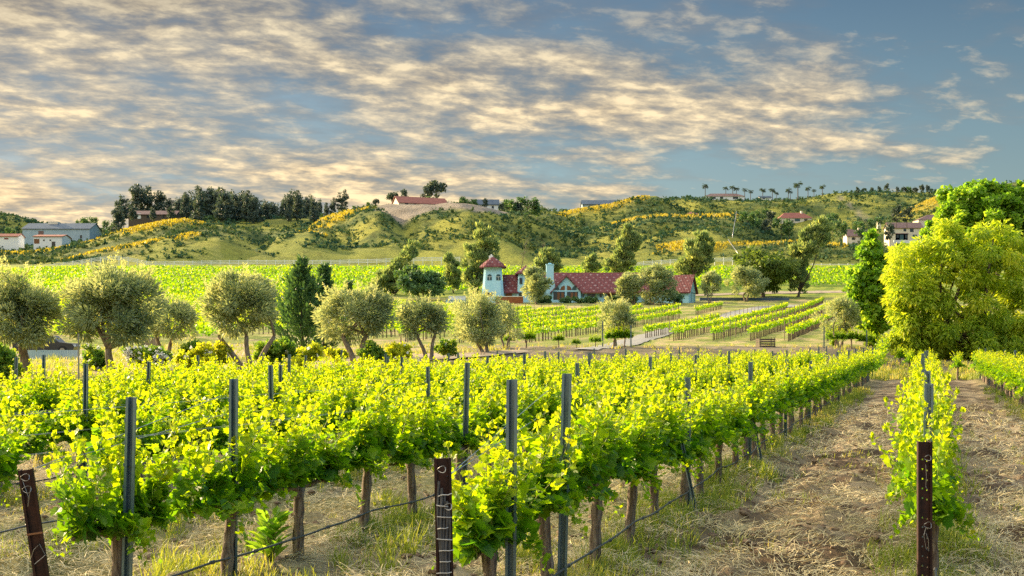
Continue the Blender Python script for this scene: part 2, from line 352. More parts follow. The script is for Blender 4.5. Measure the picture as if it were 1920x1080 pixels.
NU, NY = 430, 640
u = np.sinh(np.linspace(-1.9, 1.9, NU)) / math.sinh(1.9) * 1.35
yy = np.concatenate([np.linspace(-14, 5, 24)[:-1], np.geomspace(5, 2600, NY - 23)])
U, YY = np.meshgrid(u, yy); XX = U * (np.maximum(YY, -6) + 14) * 0.92
G0 = zt(XX, YY); ZZ = G0 + mound(XX, YY)
kk = (KX * YY - XX) / LS; frr = np.abs(kk - np.round(kk)) * LS * math.cos(TH)
C = np.zeros(XX.shape + (3,))
n1 = fbm(XX * 0.9, YY * 0.9, 5, 1)[..., None]; n2 = fbm(XX * 0.25, YY * 0.25, 4, 7)[..., None]; n3 = fbm(XX * 2.3, YY * 2.3, 4, 13)[..., None]
def lerp(a, b, t): return np.asarray(a) * (1 - t) + np.asarray(b) * t
dirt = lerp((0.10, 0.070, 0.048), (0.29, 0.23, 0.155), sstep(0.42, 0.60, 0.6 * n1 + 0.4 * n3))
strip = lerp((0.14, 0.13, 0.06), (0.34, 0.28, 0.15), sstep(0.4, 0.6, n3))
C[:] = lerp(dirt, strip, (np.exp(-(frr / 0.55) ** 2) * 0.8)[..., None])
leftg = lerp((0.36, 0.30, 0.20), (0.26, 0.25, 0.10), sstep(0.42, 0.6, n1))
C = lerp(C, leftg, (sstep(1.0, 1.3, kk) * 0.7)[..., None])
bank = lerp((0.12, 0.105, 0.075), (0.25, 0.20, 0.135), sstep(0.38, 0.6, 0.5 * n1 + 0.5 * n2))
gard = lerp((0.40, 0.31, 0.20), (0.26, 0.26, 0.08), sstep(0.45, 0.58, n2))
pxg = 960 + F * XX / np.maximum(YY, 4)
out = lerp(bank, gard, (1 - sstep(760, 960, pxg))[..., None])
C = lerp(C, out, sstep(0.03, 0.35, G0)[..., None])
hv = lerp((0.40, 0.32, 0.16), (0.22, 0.25, 0.06), sstep(0.38, 0.54, 0.5 * n1 + 0.5 * n2))
C = lerp(C, hv, sstep(106, 116, YY)[..., None])
uf = lerp((0.12, 0.18, 0.03), (0.28, 0.31, 0.05), sstep(0.4, 0.6, n2))
C = lerp(C, uf, sstep(278, 292, YY)[..., None])
C = lerp(C, lerp((0.10, 0.12, 0.03), (0.22, 0.20, 0.05), n2), sstep(418, 428, YY)[..., None])
ii = (np.arange(len(yy) - 1)[:, None] * NU + np.arange(NU - 1)[None, :]).ravel()
Fq = np.stack([ii, ii + 1, ii + NU + 1, ii + NU], 1)
g = obj('ground', mesh('ground', np.stack([XX, YY, ZZ], -1).reshape(-1, 3), Fq, M['ground'], col=C.reshape(-1, 3), smooth=True))
g['kind'] = 'structure'

def strip_road(name, pts, widths, m, lift=0.06, n=90):
    P = np.array([hit(*p)[:2] for p in pts]); t = np.linspace(0, len(P) - 1, n); i0 = np.arange(len(P))
    cx = np.interp(t, i0, P[:, 0]); cy = np.interp(t, i0, P[:, 1]); w = np.interp(t, i0, widths)
    for _ in range(4): cx[1:-1] = (cx[:-2] + 2 * cx[1:-1] + cx[2:]) / 4; cy[1:-1] = (cy[:-2] + 2 * cy[1:-1] + cy[2:]) / 4
    d = np.stack([np.gradient(cx), np.gradient(cy)], 1); d /= np.linalg.norm(d, axis=1)[:, None]; nrm = np.stack([-d[:, 1], d[:, 0]], 1)
    nc = 7; s = np.linspace(-0.5, 0.5, nc)
    x = cx[:, None] + nrm[:, :1] * s * w[:, None]; y = cy[:, None] + nrm[:, 1:] * s * w[:, None]
    z = zt(x, y) + np.maximum(mound(x, y), 0) + lift - 0.05 * (np.abs(s) * 2) ** 4
    i = (np.arange(n - 1)[:, None] * nc + np.arange(nc - 1)[None]).ravel()
    o = obj(name, mesh(name, np.stack([x, y, z], -1).reshape(-1, 3), np.stack([i, i + 1, i + nc + 1, i + nc], 1), m, smooth=True)); o['kind'] = 'structure'
    return cx, cy
strip_road('gravel_road', [(1095, 658), (1130, 652), (1185, 641), (1250, 622), (1330, 601), (1400, 584), (1445, 576), (1500, 573), (1600, 571)], [2.5, 3, 3.2, 3.4, 4, 5, 6, 7, 8], M['gravel'], 0.10)
strip_road('garden_path', [(330, 700), (470, 694), (600, 686), (720, 678), (830, 670), (900, 665), (940, 662), (975, 659)], [3.2] * 6 + [2.6, 1.6], M['sand'], 0.12)
strip_road('farm_track', [(1240, 556), (1340, 553), (1450, 550), (1560, 548), (1640, 548)], [7] * 5, M['sand'], 0.14)

# ---------------------------------------------------------------- hills
SHEETS = []
def hill(name, ridge, foot, Yr, nx=150, ny=46, gully=4.0, seed=0, back=160, shade=None, soil=None, gold=None, bulge=0.85, fz=None):
    """a hill body: foot line, front slope with gullies, crest, back slope. ridge: (column,row) of the crest at distance Yr"""
    r = np.array(ridge, float); px = np.linspace(r[0, 0], r[-1, 0], nx)
    ry = np.interp(px, r[:, 0], r[:, 1]); zr = CH + (HY - ry) / F * Yr
    x1 = (px - 960) / F * Yr
    x0 = (px - 960) / F * foot * 0.35 + x1 * 0.65 * (foot / Yr) ** 0.6
    z0 = (zt(x0, np.full(nx, float(foot))) if fz is None else np.full(nx, float(fz))) - 2.0
    zr = np.maximum(zr, z0 + 0.4)
    t = np.concatenate([np.linspace(0, 1, ny), 1 + np.linspace(0, 1, 12)[1:]])
    T, PX = np.meshgrid(t, px, indexing='ij')
    Tf = np.clip(T, 0, 1); Tb = np.clip(T - 1, 0, 1)
    Xg = x0 + (x1 - x0) * Tf + x1 / Yr * back * Tb; Yg = foot + (Yr - foot) * Tf + back * Tb
    prof = Tf ** bulge * (1 - 0.12 * np.sin(Tf * math.pi * 2) * 0.5)
    Zg = z0 + (zr - z0) * prof - (zr - z0 + 6) * (Tb ** 1.3)
    env = np.sin(np.clip(Tf, 0, 1) * math.pi) ** 0.8
    rid = np.abs(fbm(Xg / 42 + 0.25 * Yg / 42, Yg / 120, 3, seed) - 0.5) * 2
    Zg = Zg + env * gully * (rid - 0.25) * 1.6 + env * (fbm(Xg / 16, Yg / 16, 4, seed + 3) - 0.5) * 2.4
    Zg = Zg + (T > 0.98) * (fbm(Xg / 7, Yg / 7, 3, seed + 5) - 0.5) * 1.1
    na = fbm(Xg / 22, Yg / 22, 4, seed + 8)[..., None]; nb = fbm(Xg / 7, Yg / 7, 3, seed + 11)[..., None]
    C = lerp((0.075, 0.105, 0.032), (0.235, 0.24, 0.045), sstep(0.36, 0.62, 0.6 * na + 0.4 * nb))
    C = lerp(C, lerp((0.15, 0.18, 0.035), (0.26, 0.27, 0.045), nb), ((1 - sstep(.12, .42, T + .3 * (na[..., 0] - .5))) * .7)[..., None])
    cover = np.where(T < .05 + .45 * na[..., 0] ** 1.5, 3, 0)                       # 3 open grass, 0 scrub, 1 golden grass, 2 bare soil
    if soil is not None:
        s = soil(PX, T); C = lerp(C, lerp((0.16, 0.14, 0.118), (0.27, 0.235, 0.20), nb), s[..., None]); cover = np.where(s > 0.5, 2, cover)
    if gold is not None:
        gm = gold(PX, T) * (0.1 + .6 * na[..., 0] + .3 * nb[..., 0]); C = lerp(C, lerp((0.30, 0.23, 0.04), (0.44, 0.33, 0.04), nb), np.clip(gm, 0, 1)[..., None])
    i = (np.arange(len(t) - 1)[:, None] * nx + np.arange(nx - 1)[None]).ravel()
    o = obj(name, mesh(name, np.stack([Xg, Yg, Zg], -1).reshape(-1, 3), np.stack([i, i + 1, i + nx + 1, i + nx], 1), M['hill'], col=C.reshape(-1, 3), smooth=True)); o['kind'] = 'structure'
    gmm = np.clip(gold(PX, T) * (0.15 + 1.0 * na[..., 0]), 0, 1.2) if gold is not None else np.zeros(T.shape)
    SHEETS.append((Xg[:ny + 2], Yg[:ny + 2], Zg[:ny + 2], cover[:ny + 2], gmm[:ny + 2]))
def band(px, T, pts, w):
    """a strip of cover along a line of (column, t)"""
    p = np.array(pts, float); c = np.interp(px, p[:, 0], p[:, 1], left=-9, right=-9)
    return np.exp(-((T - c + .35 * w) / (w * 1.5)) ** 2)
hill('hill', [(-700, 480), (0, 478), (60, 474), (130, 464), (200, 447), (270, 426), (310, 416), (350, 413), (400, 424), (450, 430), (520, 433), (580, 440), (660, 475), (720, 500)], 428, 560, seed=1, gully=6.5,
     gold=lambda p, T: band(p, T, [(-700, 0.97), (120, .96), (330, .96), (380, .98)], 0.09) + 0.7 * band(p, T, [(240, .72), (330, .84)], .05))
hill('hill', [(-700, 520), (0, 509), (80, 499), (160, 477), (230, 463), (300, 450), (362, 438), (385, 443), (420, 464), (480, 484), (540, 497)], 424, 490, seed=2, gully=1.5, nx=130, ny=30,
     gold=lambda p, T: band(p, T, [(-700, .97), (80, .97), (370, .97)], 0.13))
hill('hill', [(500, 470), (540, 440), (575, 432), (605, 410), (640, 398), (690, 388), (735, 383), (800, 384), (870, 389), (930, 396), (985, 406), (1012, 421), (1060, 432), (1120, 440), (1200, 470), (1270, 492)], 430, 640, seed=3, gully=10.0, nx=180, ny=60,
     soil=lambda p, T: sstep(690, 720, p) * (1 - sstep(960, 1000, p)) * sstep(0.60, 0.66, T + 0.04 * np.sin(p / 23) - 0.10 * sstep(880, 980, p)),
     gold=lambda p, T: band(p, T, [(520, .95), (600, .96), (660, .93)], 0.07) + 0.8 * band(p, T, [(585, .62), (640, .80), (690, .93)], .055) + .8 * band(p, T, [(545, .48), (625, .48)], .04))
hill('hill', [(860, 500), (930, 482), (1000, 456), (1050, 441), (1100, 429), (1150, 419), (1190, 408), (1230, 404), (1300, 404), (1380, 402), (1412, 419), (1450, 440), (1500, 455), (1560, 470), (1680, 484)], 428, 600, seed=4, gully=8.5, nx=180, ny=56,
     gold=lambda p, T: band(p, T, [(1140, .93), (1210, .97), (1300, .98), (1385, .98)], 0.05))
hill('hill', [(990, 412), (1040, 402), (1090, 391), (1150, 383), (1190, 369), (1232, 367), (1262, 385), (1290, 400), (1350, 425), (1400, 440)], 610, 760, seed=5, gully=4, nx=100, ny=34, fz=40,
     gold=lambda p, T: band(p, T, [(1015, .97), (1100, .96), (1190, .95), (1215, .97)], 0.07) + 0.6 * band(p, T, [(1010, .72), (1060, .72)], .04))
hill('hill', [(1100, 410), (1180, 388), (1250, 373), (1300, 371), (1400, 375), (1500, 373), (1560, 363), (1640, 359), (1740, 361), (1850, 368), (2000, 372), (2900, 380)], 700, 1000, seed=6, gully=9, nx=170, ny=44, fz=48,
     soil=lambda p, T: 0.7 * band(p, T, [(1560, .95), (1590, .6), (1610, .45)], 0.04) + 0.8 * band(p, T, [(1240, .985), (1480, .985)], .02))
hill('hill', [(1600, 440), (1690, 398), (1740, 376), (1800, 352), (1900, 342), (2100, 335), (2900, 330)], 640, 850, seed=7, gully=5, nx=110, ny=36, fz=45,
     gold=lambda p, T: band(p, T, [(1680, .96), (1740, .94), (1830, .93)], 0.10))
hill('hill', [(1150, 494), (1190, 479), (1230, 464), (1270, 455), (1340, 456), (1420, 456), (1500, 453), (1580, 460), (1700, 472), (1900, 480), (2900, 480)], 422, 500, seed=8, gully=1.6, nx=150, ny=30,
     gold=lambda p, T: (1 - sstep(1330, 1360, p)) * sstep(0.45, 0.65, T) + band(p, T, [(1340, .97), (1500, .97), (1580, .97)], 0.10))
hill('hill', [(-700, 392), (0, 399), (50, 411), (90, 420), (150, 426), (200, 431), (260, 441), (330, 460)], 760, 1000, seed=9, gully=6, nx=80, ny=26, fz=50)
hill('hill', [(-700, 462), (0, 462), (100, 460), (180, 452), (225, 440), (300, 412), (420, 410), (560, 408), (650, 404), (720, 390), (800, 384), (900, 378), (1000, 392), (1080, 400)], 570, 790, seed=10, gully=3, nx=150, ny=36, fz=44)

# ---------------------------------------------------------------- leaves
def unit(a): return a / (np.linalg.norm(a, axis=-1, keepdims=True) + 1e-9)
DIA = (np.array([(0, 0, 0), (.5, .45, .06), (0, 1, -.05), (-.5, .45, .06)]), np.array([[0, 1, 2, 3]]))
OVAL = (np.array([(0, 0, 0), (.38, .2, .07), (.5, .55, .09), (0, 1, -.08), (-.5, .55, .09), (-.38, .2, .07)]), np.array([[0, 1, 2, 3], [0, 3, 4, 5]]))
_go = [(0.0, 0.06), (0.20, -0.10), (0.44, 0.02), (0.37, 0.20), (0.56, 0.44), (0.31, 0.53), (0.26, 0.76), (0.12, 0.80), (0.0, 1.0)]
_gp = _go + [(-x, y) for x, y in _go[-2:0:-1]]
GRAPE = (np.array([(0, 0.36, -0.05)] + [(x, y, 0.20 * abs(x) - 0.10 * max(0, y - .5)) for x, y in _gp]),
         np.array([[0, 1 + i, 1 + (i + 1) % len(_gp)] for i in range(len(_gp))]))
def leaves(P, T, N, L, Wd, tmpl=DIA):
    """one blade per row: base P, length direction T, face normal N, length L, width Wd"""
    tv, tf = tmpl
    T = unit(T); N = unit(N - T * (N * T).sum(-1, keepdims=True)); S = np.cross(T, N)
    L = np.broadcast_to(L, (len(P),)); Wd = np.broadcast_to(Wd, (len(P),))
    V = P[:, None] + S[:, None] * (tv[None, :, 0:1] * Wd[:, None, None]) + T[:, None] * (tv[None, :, 1:2] * L[:, None, None]) + N[:, None] * (tv[None, :, 2:3] * L[:, None, None])
    Fc = tf[None] + (np.arange(len(P)) * len(tv))[:, None, None]
    return V.reshape(-1, 3), Fc.reshape(-1, tf.shape[1]), len(tv)
def rdir(n, r=rng): return unit(r.normal(size=(n, 3)))

# ---------------------------------------------------------------- grapevines
def make_vine(seed, young=False):
    r = np.random.default_rng(seed)
    root = thing('grapevine', 'grapevine', 'grapevine')
    hgt = 0.86 + r.normal() * 0.03
    tr = MB()
    n = 8; t = np.linspace(0, 1, n); lean = r.normal(size=2) * 0.05
    P = np.stack([lean[0] * t + np.sin(t * 5 + seed) * 0.018, lean[1] * t + np.cos(t * 4 + seed) * 0.014, -0.15 + t * (hgt + 0.15)], 1)
    rad = 0.062 + 0.018 * (1 - t) ** 2 + 0.010 * np.sin(t * 17 + seed) + 0.03 * sstep(.85, 1, t)
    tr.tube(P, rad * (0.6 if young else 1), 9)
    obj('trunk', tr.mesh('trunk', M['bark'], smooth=True), root)
    cd = MB()
    for sg in (-1, 1):
        s = np.linspace(0, 1, 7)
        C_ = np.stack([P[-1, 0] + sg * s * 0.74, P[-1, 1] + np.sin(s * 6 + seed * sg) * 0.025, hgt - 0.03 + 0.05 * np.sin(s * 2.6) + 0.015 * np.sin(s * 14)], 1)
        cd.tube(C_, 0.033 - 0.014 * s, 7)
    obj('cordon', cd.mesh('cordon', M['bark'], smooth=True), root)
    sh = MB(); LP, LT, LN, LL, LA = [], [], [], [], []
    ns = 31
    for i in range(ns):
        x0 = -0.76 + 1.52 * (i + 0.5) / ns + r.normal() * 0.03
        p = np.array([x0, r.normal() * 0.03, hgt + 0.02])
        droop = r.random() < 0.28
        side = 1 if r.random() < 0.5 else -1
        if droop: d = unit(np.array([r.normal() * 0.4, side * (0.8 + 0.3 * r.random()), 0.25 + 0.3 * r.random()])); ln = 0.45 + 0.28 * r.random(); g_ = -0.24
        else: d = unit(np.array([r.normal() * 0.20, r.normal() * 0.20, 1.0])); ln = 0.62 + 0.55 * r.random() ** 1.5; g_ = -0.025
        nn = max(6, int(ln / 0.056)); pts = [p.copy()]
        for j in range(nn):
            d = unit(d + np.array([r.normal() * 0.07, r.normal() * 0.07, g_ * (0.3 + j / nn)])); p = p + d * ln / nn; pts.append(p.copy())
            f = (j + 1) / nn; az = j * 2.5 + r.random() * 1.2
            for q in range(2 + (1 if f < 0.75 else 0) + (1 if f < .5 and r.random() < .6 else 0)):
                a = az + q * 2.3 + r.normal() * .4
                o_ = np.array([math.cos(a) * 1.0, math.sin(a) * 1.0, 0.25 + 0.3 * r.normal()])
                pet = (0.035 + 0.07 * r.random()) * (1.3 - f)
                base = p + unit(o_) * pet
                size = (0.178 * (1 - 0.74 * f ** 1.2)) * (0.5 + 0.75 * r.random()) * (0.7 if q > 1 else 1)
                LP.append(base); LT.append(unit(o_ + np.array([0, 0, -0.55 + 0.9 * f + r.normal() * .35])))
                LN.append(np.array([o_[0] * .5 + r.normal() * .45, o_[1] * .5 + r.normal() * .45, 0.65 + r.normal() * .35])); LL.append(size)
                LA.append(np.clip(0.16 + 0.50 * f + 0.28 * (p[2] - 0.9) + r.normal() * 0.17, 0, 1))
        if not droop:   # tendrils and the shoot tip
            tip = pts[-1]
            for q in range(5):
                LP.append(tip + r.normal(size=3) * .012); LT.append(unit(np.array([r.normal() * .5, r.normal() * .5, 1.0]))); LN.append(rdir(1, r)[0]); LL.append(0.040 + .02 * r.random()); LA.append(0.80)
            if r.random() < .6:
                w = np.array(pts[-3]); c = [w]; dd = unit(np.array([r.normal(), r.normal(), .6]))
                for q in range(6): dd = unit(dd + r.normal(size=3) * .35); w = w + dd * .03; c.append(w)
                sh.tube(np.array(c), 0.0022, 3, False)
        pts = np.array(pts); sh.tube(pts, np.linspace(0.0055, 0.0022, len(pts)), 4, False)
    so_ = obj('shoots', sh.mesh('shoots', M['shoot']), root)
    V, Fc, k = leaves(np.array(LP), np.array(LT), np.array(LN), np.array(LL), np.array(LL) * r.uniform(0.95, 1.2, len(LL)), GRAPE)
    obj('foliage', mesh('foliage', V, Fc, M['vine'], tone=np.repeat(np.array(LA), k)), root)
    return root
VINES = [make_vine(100 + i) for i in range(7)]
_first = set()
def place_vine(x, y, rz, label, group, sc=1.0, i=None):
    i = random.randrange(len(VINES)) if i is None else i
    z = gz(x, y)
    if i not in _first:
        _first.add(i); o = VINES[i]; o.location = (x, y, z); o.rotation_euler = (0, 0, rz); o.scale = (1, 1, sc) if not isinstance(sc, tuple) else sc
        o['label'] = label; o['group'] = group; return o
    return dup(VINES[i], (x, y, z), rz, (1, 1, sc) if not isinstance(sc, tuple) else sc, label, group)
ORD = ['nearest', 'second', 'third', 'fourth', 'fifth', 'sixth', 'seventh', 'eighth', 'ninth', 'tenth', 'eleventh', 'twelfth', 'thirteenth', 'fourteenth', 'fifteenth', 'sixteenth']
ROWN = {-1: 'the row at the right photo edge', 0: 'the row behind the drilled rusty post', 1: 'the row left of the bare lane',
        2: 'the row behind the leaning rusty post', 3: 'the third row left of the bare lane', 4: 'the fourth row left of the bare lane',
        5: 'the fifth row left of the bare lane', 6: 'the sixth row left of the bare lane', 7: 'the seventh row left of the bare lane'}
ROWR = R(90) - TH
# row: first vine distance, last vine distance, first post distance, last post distance
ROWS = {-1: (38.0, 79, 41.5, 81), 0: (11.35, 68, 12.25, 70), 1: (9.62, 84, 11.14, 100), 2: (10.3, 80, 11.82, 86), 3: (12.9, 77, 18.9, 78),
        4: (16.6, 67, 19.6, 73), 5: (20.45, 58, 20.5, 64), 6: (28.05, 49, 28.1, 58), 7: (37.75, 44, 31.8, 50)}
VSP = 1.49
EXTRA_VINES = []       # the far ends of the rows, merged with the distant vineyard
for k, (a, b, pa, pb) in ROWS.items():
    n = int((b - a) / VSP * math.cos(0)) + 1
    for j in range(n):
        y = a + j * VSP; x = KX * y - LS * k
        if k == 3 and j == 1: continue                      # a vine is missing here
        lab = (f'leafy yellow-green grapevine, {ORD[j]} in {ROWN[k]}' if j < len(ORD) else f'small far grapevine beyond the sixteenth in {ROWN[k]}')
        grp = f'grapevines in {ROWN[k]}' if j < len(ORD) else f'far grapevines in {ROWN[k]}'
        if (k in (1, 2) and y > 74) or (k == -1 and y > 73):
            EXTRA_VINES.append((x, y)); continue
        place_vine(x + random.gauss(0, .04), y, ROWR + (math.pi if random.random() < .5 else 0) + random.gauss(0, .05), lab, grp, ((.72 if j == 0 and k < 3 else 1.0), (.74 if k == 0 else .92), random.uniform(0.94, 1.06)), j % 7 if j < 14 else None)
    if k == 1:
        y = b
        while y < 100: EXTRA_VINES.append((KX * y - LS, y)); y += VSP
# young vines along the bank and the row that runs beside the road
for px, Y, sc, lab in [(955, 104, 0.75, 'small young vine leftmost on the bank above the road'), (986, 104, 0.95, 'bushy young vine on the bank beside the small leftmost one'),
                       (1047, 103, 0.70, 'thin young vine on the bank left of the gravel road mouth'), (1081, 102, 0.55, 'tiny vine sprout at the bank edge left of the road'),
                       (1116, 103, 0.72, 'slim young vine on the bank just left of the road'), (1150, 104, 1.05, 'left one of two vines under the small olive by the road'),
                       (1171, 104, 1.05, 'right one of two vines under the small olive by the road'), (1706, 88, 1.0, 'short vine alone beneath the pepper tree edge'),
                       (1796, 76, 1.0, 'single vine with dark trunk below the pepper tree'), (1688, 94, .95, 'far vine at the end of the lane by the pepper tree'),
                       (1864, 84, 1.0, 'lone vine in shade under the right of the pepper tree'),
                       (1566, 104, 1.0, 'first vine of the clipped row under the right olive'), (1596, 104, 1.0, 'second vine of the clipped row under the right olive'),
                       (1626, 104, 1.0, 'third vine of the clipped row beside the poplar'), (1654, 104, 1.0, 'last vine of the clipped row beside the pepper tree')]:
    place_vine(X(px, Y), Y, R(random.uniform(-8, 8)) if Y > 100 else ROWR, lab, 'separate vines along the bank', (sc * .9 if sc < .9 else 1, sc * .9 if sc < .9 else 1, sc))

# ---------------------------------------------------------------- trellis posts, wires, drip hoses
def chan(w, d, t=0.006, lip=0.016):
    """steel post section: a channel with turned-out lips"""
    return [(-w/2 - lip, 0), (-w/2 + t, 0), (-w/2 + t, d - t), (w/2 - t, d - t), (w/2 - t, 0), (w/2 + lip, 0), (w/2 + lip, t), (w/2, t), (w/2, d), (-w/2, d), (-w/2, t), (-w/2 - lip, t)]
def make_post(h=2.08, w=0.055, d=0.05):
    root = thing('trellis_post', 'trellis post', 'trellis post')
    b = MB().prism(chan(w, d), 'z', -0.3, h)
    for z in (0.95, 1.25, 1.45, 1.65, 1.85):        # pressed wire hooks
        for s in (-1, 1): b.box(s * (w/2 + 0.016), s * (w/2 + 0.016) + s * 0.008, -0.004, 0.003, z, z + 0.03)
    b.obj('profile', M['steel'], root)
    return root
POSTS = [make_post()]
_pf = []
def place_post(x, y, rz, label, group, sc=(1, 1, 1), tilt=(0, 0)):
    z = gz(x, y)
    if not _pf: o = POSTS[0]; _pf.append(1); o.location = (x, y, z); o.scale = sc; o['label'] = label; o['group'] = group
    else: o = dup(POSTS[0], (x, y, z), 0, sc, label, group)
    o.rotation_euler = (tilt[0], tilt[1], rz); return o
for k, (a, b, pa, pb) in ROWS.items():
    y = pa; j = 0; extra = {1: [9.75], 2: [10.3]}.get(k, [])
    ys = extra + list(np.arange(pa, pb, 5.95))
    if k == 0: ys = [12.25, 15.9, 21.5, 27.5, 33.4, 39.3, 45.3, 51, 57, 63]
    for j, y in enumerate(ys):
        x = KX * y - LS * k
        sc = 1.1 if (y < 12.5) else 1.0
        tl = (random.gauss(0, .012), random.gauss(0, .02))
        lab = f'blue-grey steel trellis post, {ORD[j]} in {ROWN[k]}' if j < 16 else f'far steel trellis post in {ROWN[k]}'
        place_post(x + (0.09 if k else 0.02), y - (0.10 if y < 10.6 else -0.05), -TH * 0.6 + random.gauss(0, .12), lab, f'steel posts in {ROWN[k]}', (sc, sc, random.uniform(.95, 1.06)), tl)
for (px, Y, lab) in [(1130, 103.5, 'dark wooden trellis post left of the two vines by the road'), (1183, 103.5, 'thin trellis post right of the two vines by the road'),
                     (1545, 103.5, 'thin trellis post left of the clipped row under the right olive'), (1625, 103.5, 'trellis post in the clipped row beside the poplar')]:
    place_post(X(px, Y), Y, 0, lab, 'posts along the bank', (1.3, 1.3, 0.95 if px != 1130 else 1.15))
# leaning steel brace props along the row left of the lane
for Y, lab in [(16.55, 'nearest thin prop leaning on the row left of the lane'), (23.2, 'second thin prop leaning on the row left of the lane')]:
    x, y = KX * Y - LS + 0.32, Y - 0.05
    p = tag(MB().prism(chan(.035, .03, .004, .01), 'z', -0.15, 1.1).obj('brace_prop', M['steel']), lab, 'prop', 'leaning props in the row'); p.location = (x, y, gz(x, y)); p.rotation_euler = (0.05, -0.24, .3)

def loop(c, r, n=14, tw=0.5, ax='y'):
    t = np.linspace(0, 2 * math.pi * 1.08, n)
    return np.stack([c[0] + r * np.cos(t), c[1] - 0.012 + 0.012 * np.sin(t * 2 + tw), c[2] + r * 0.8 * np.sin(t) * (1 + .3 * np.cos(t))], 1)
def end_post(label, x, y, h, tilt, holes, rz=0.0, w=0.102):
    z = gz(x, y)
    root = thing('end_post', label, 'end post', (x, y, z)); root.rotation_euler = (tilt[0], tilt[1], rz)
    b = MB(); t = 0.008
    b.box(-w/2, -w/2 + t, 0, 0.075, -0.4, h); b.box(w/2 - t, w/2, 0, 0.075, -0.4, h)        # side flanges
    b.box(-w/2 - .012, -w/2, 0, t, -0.4, h); b.box(w/2, w/2 + .012, 0, t, -0.4, h)
    if holes:
        hx = [-0.017, 0.022]; hs = 0.014
        xs = [-w/2 + t, hx[0] - hs/2, hx[0] + hs/2, hx[1] - hs/2, hx[1] + hs/2, w/2 - t]
        zs = [q for q in np.arange(h - 0.16, 0.05, -0.085) if not (0.36 < q - (h - 1.0) < 0.42)]
        for i in (0, 2, 4): b.box(xs[i], xs[i + 1], 0.02, 0.02 + t, -0.4, h - .004)
        for i, sh in ((1, 0.0), (3, -0.012)):
            edges = [h - .004]
            for q in zs: edges += [q + sh + hs/2, q + sh - hs/2]
            edges.append(-0.4)
            for q in range(0, len(edges), 2): b.box(xs[i], xs[i + 1], 0.02, 0.02 + t, edges[q + 1], edges[q])
    else: b.box(-w/2 + t, w/2 - t, 0.02, 0.02 + t, -0.4, h - .004)
    b.obj('profile', M['rust'], root)
    return root
def tie(root, pts, r=0.0024, m='wire'): MB().tube(np.array(pts), r, 5).obj('wire_tie', M[m], root)
# the drilled rusty post on the right
ex, ey = KX * 10.0, 10.0
e0 = end_post('dark rusty steel end post with drilled holes, standing on the right', ex, ey, 1.66, (0, 0.0), True)
for zc, r_ in ((1.52, 0.030), (0.93, 0.034)): tie(e0, loop((0.012, -.01, zc), r_), .0026, 'wire')
tie(e0, [(0.0, -.006, 1.46), (0.004, -.012, 1.36), (-.002, -.012, 1.26), (.012, -.014, 1.24), (.0, -.01, 1.27)])
tie(e0, [(0.0, -.008, .9), (-.02, -.016, .84), (0, -.016, .72), (.024, -.016, .70), (.02, -.016, .80), (0.0, -.012, .86)])
tie(e0, [(0.0, -.006, .47), (0.002, -.012, .36), (-.004, -.012, .25), (0, -.01, .2)], .0022, 'wire')
tie(e0, [(0.0, -.006, .33), (0.003, -.012, .12)], .0022, 'wire')
# wires running up to the first line post of the right row
# the leaning rusty post on the left
ex2, ey2 = X(98, 9.4), 9.4
e2 = end_post('dark brown rusty end post leaning left at the left foreground', ex2, ey2, 1.52, (0.06, -0.125), False, 0.15, 0.095)
for zc in (1.46, 1.36): tie(e2, loop((-.005, -.01, zc), 0.035), .0024, 'wire')
tie(e2, [(-.03, -.01, 1.44), (0, -.02, 1.30), (-.015, -.02, 1.22), (.03, -.02, 1.38)], .0022, 'wire')
tie(e2, [(-.06, -.01, .78), (-.02, -.02, .86), (.03, -.02, .90), (.06, -.01, .80), (-.03, -.02, .74)], .0022, 'wire')
tie(e2, [(0, -.01, .38), (-.03, -.02, .24), (.02, -.02, .20), (.03, -.02, .34), (0, -.01, .42)], .0022, 'wire')
MB().box(-.063, .063, -.004, 0.0, .98, .995).obj('band', M['timber'], e2)
# the clip-wrapped post in the middle
ex1, ey1 = X(838, 8.5), 8.5
e1 = end_post('dark rusty end post wrapped in black hose and rows of pale clips', ex1, ey1, 1.64, (0.0, -0.02), False, 0.1, 0.105)
hb = MB()
for q in range(5):
    zz_ = np.linspace(0.02, 1.47 - 0.05 * q, 16)
    hb.tube(np.stack([-0.036 + 0.018 * q + 0.008 * np.sin(zz_ * 9 + q), -0.012 - 0.008 * (q % 2) + 0.004 * np.sin(zz_ * 7 + 2 * q), zz_], 1), 0.011, 6)
hb.obj('hose_bundle', M['hose'], e1)
for q in range(17):
    zc = 0.04 + q * 0.083; wv = random.uniform(.035, .06); tl = random.uniform(-.02, .02); xo = random.uniform(-.02, .02)
    MB().tube(np.array([(xo - wv, -.024, zc - tl * .5), (xo - wv * .4, -.040, zc + .003), (xo + wv * .4, -.040, zc), (xo + wv, -.022, zc + tl * .5)]), 0.0042, 5).obj('clip', M['clip'], e1)
tie(e1, loop((-.01, -.03, 1.56), .03), .003, 'wire'); tie(e1, loop((.03, -.02, 1.28), .03), .004, 'wire')

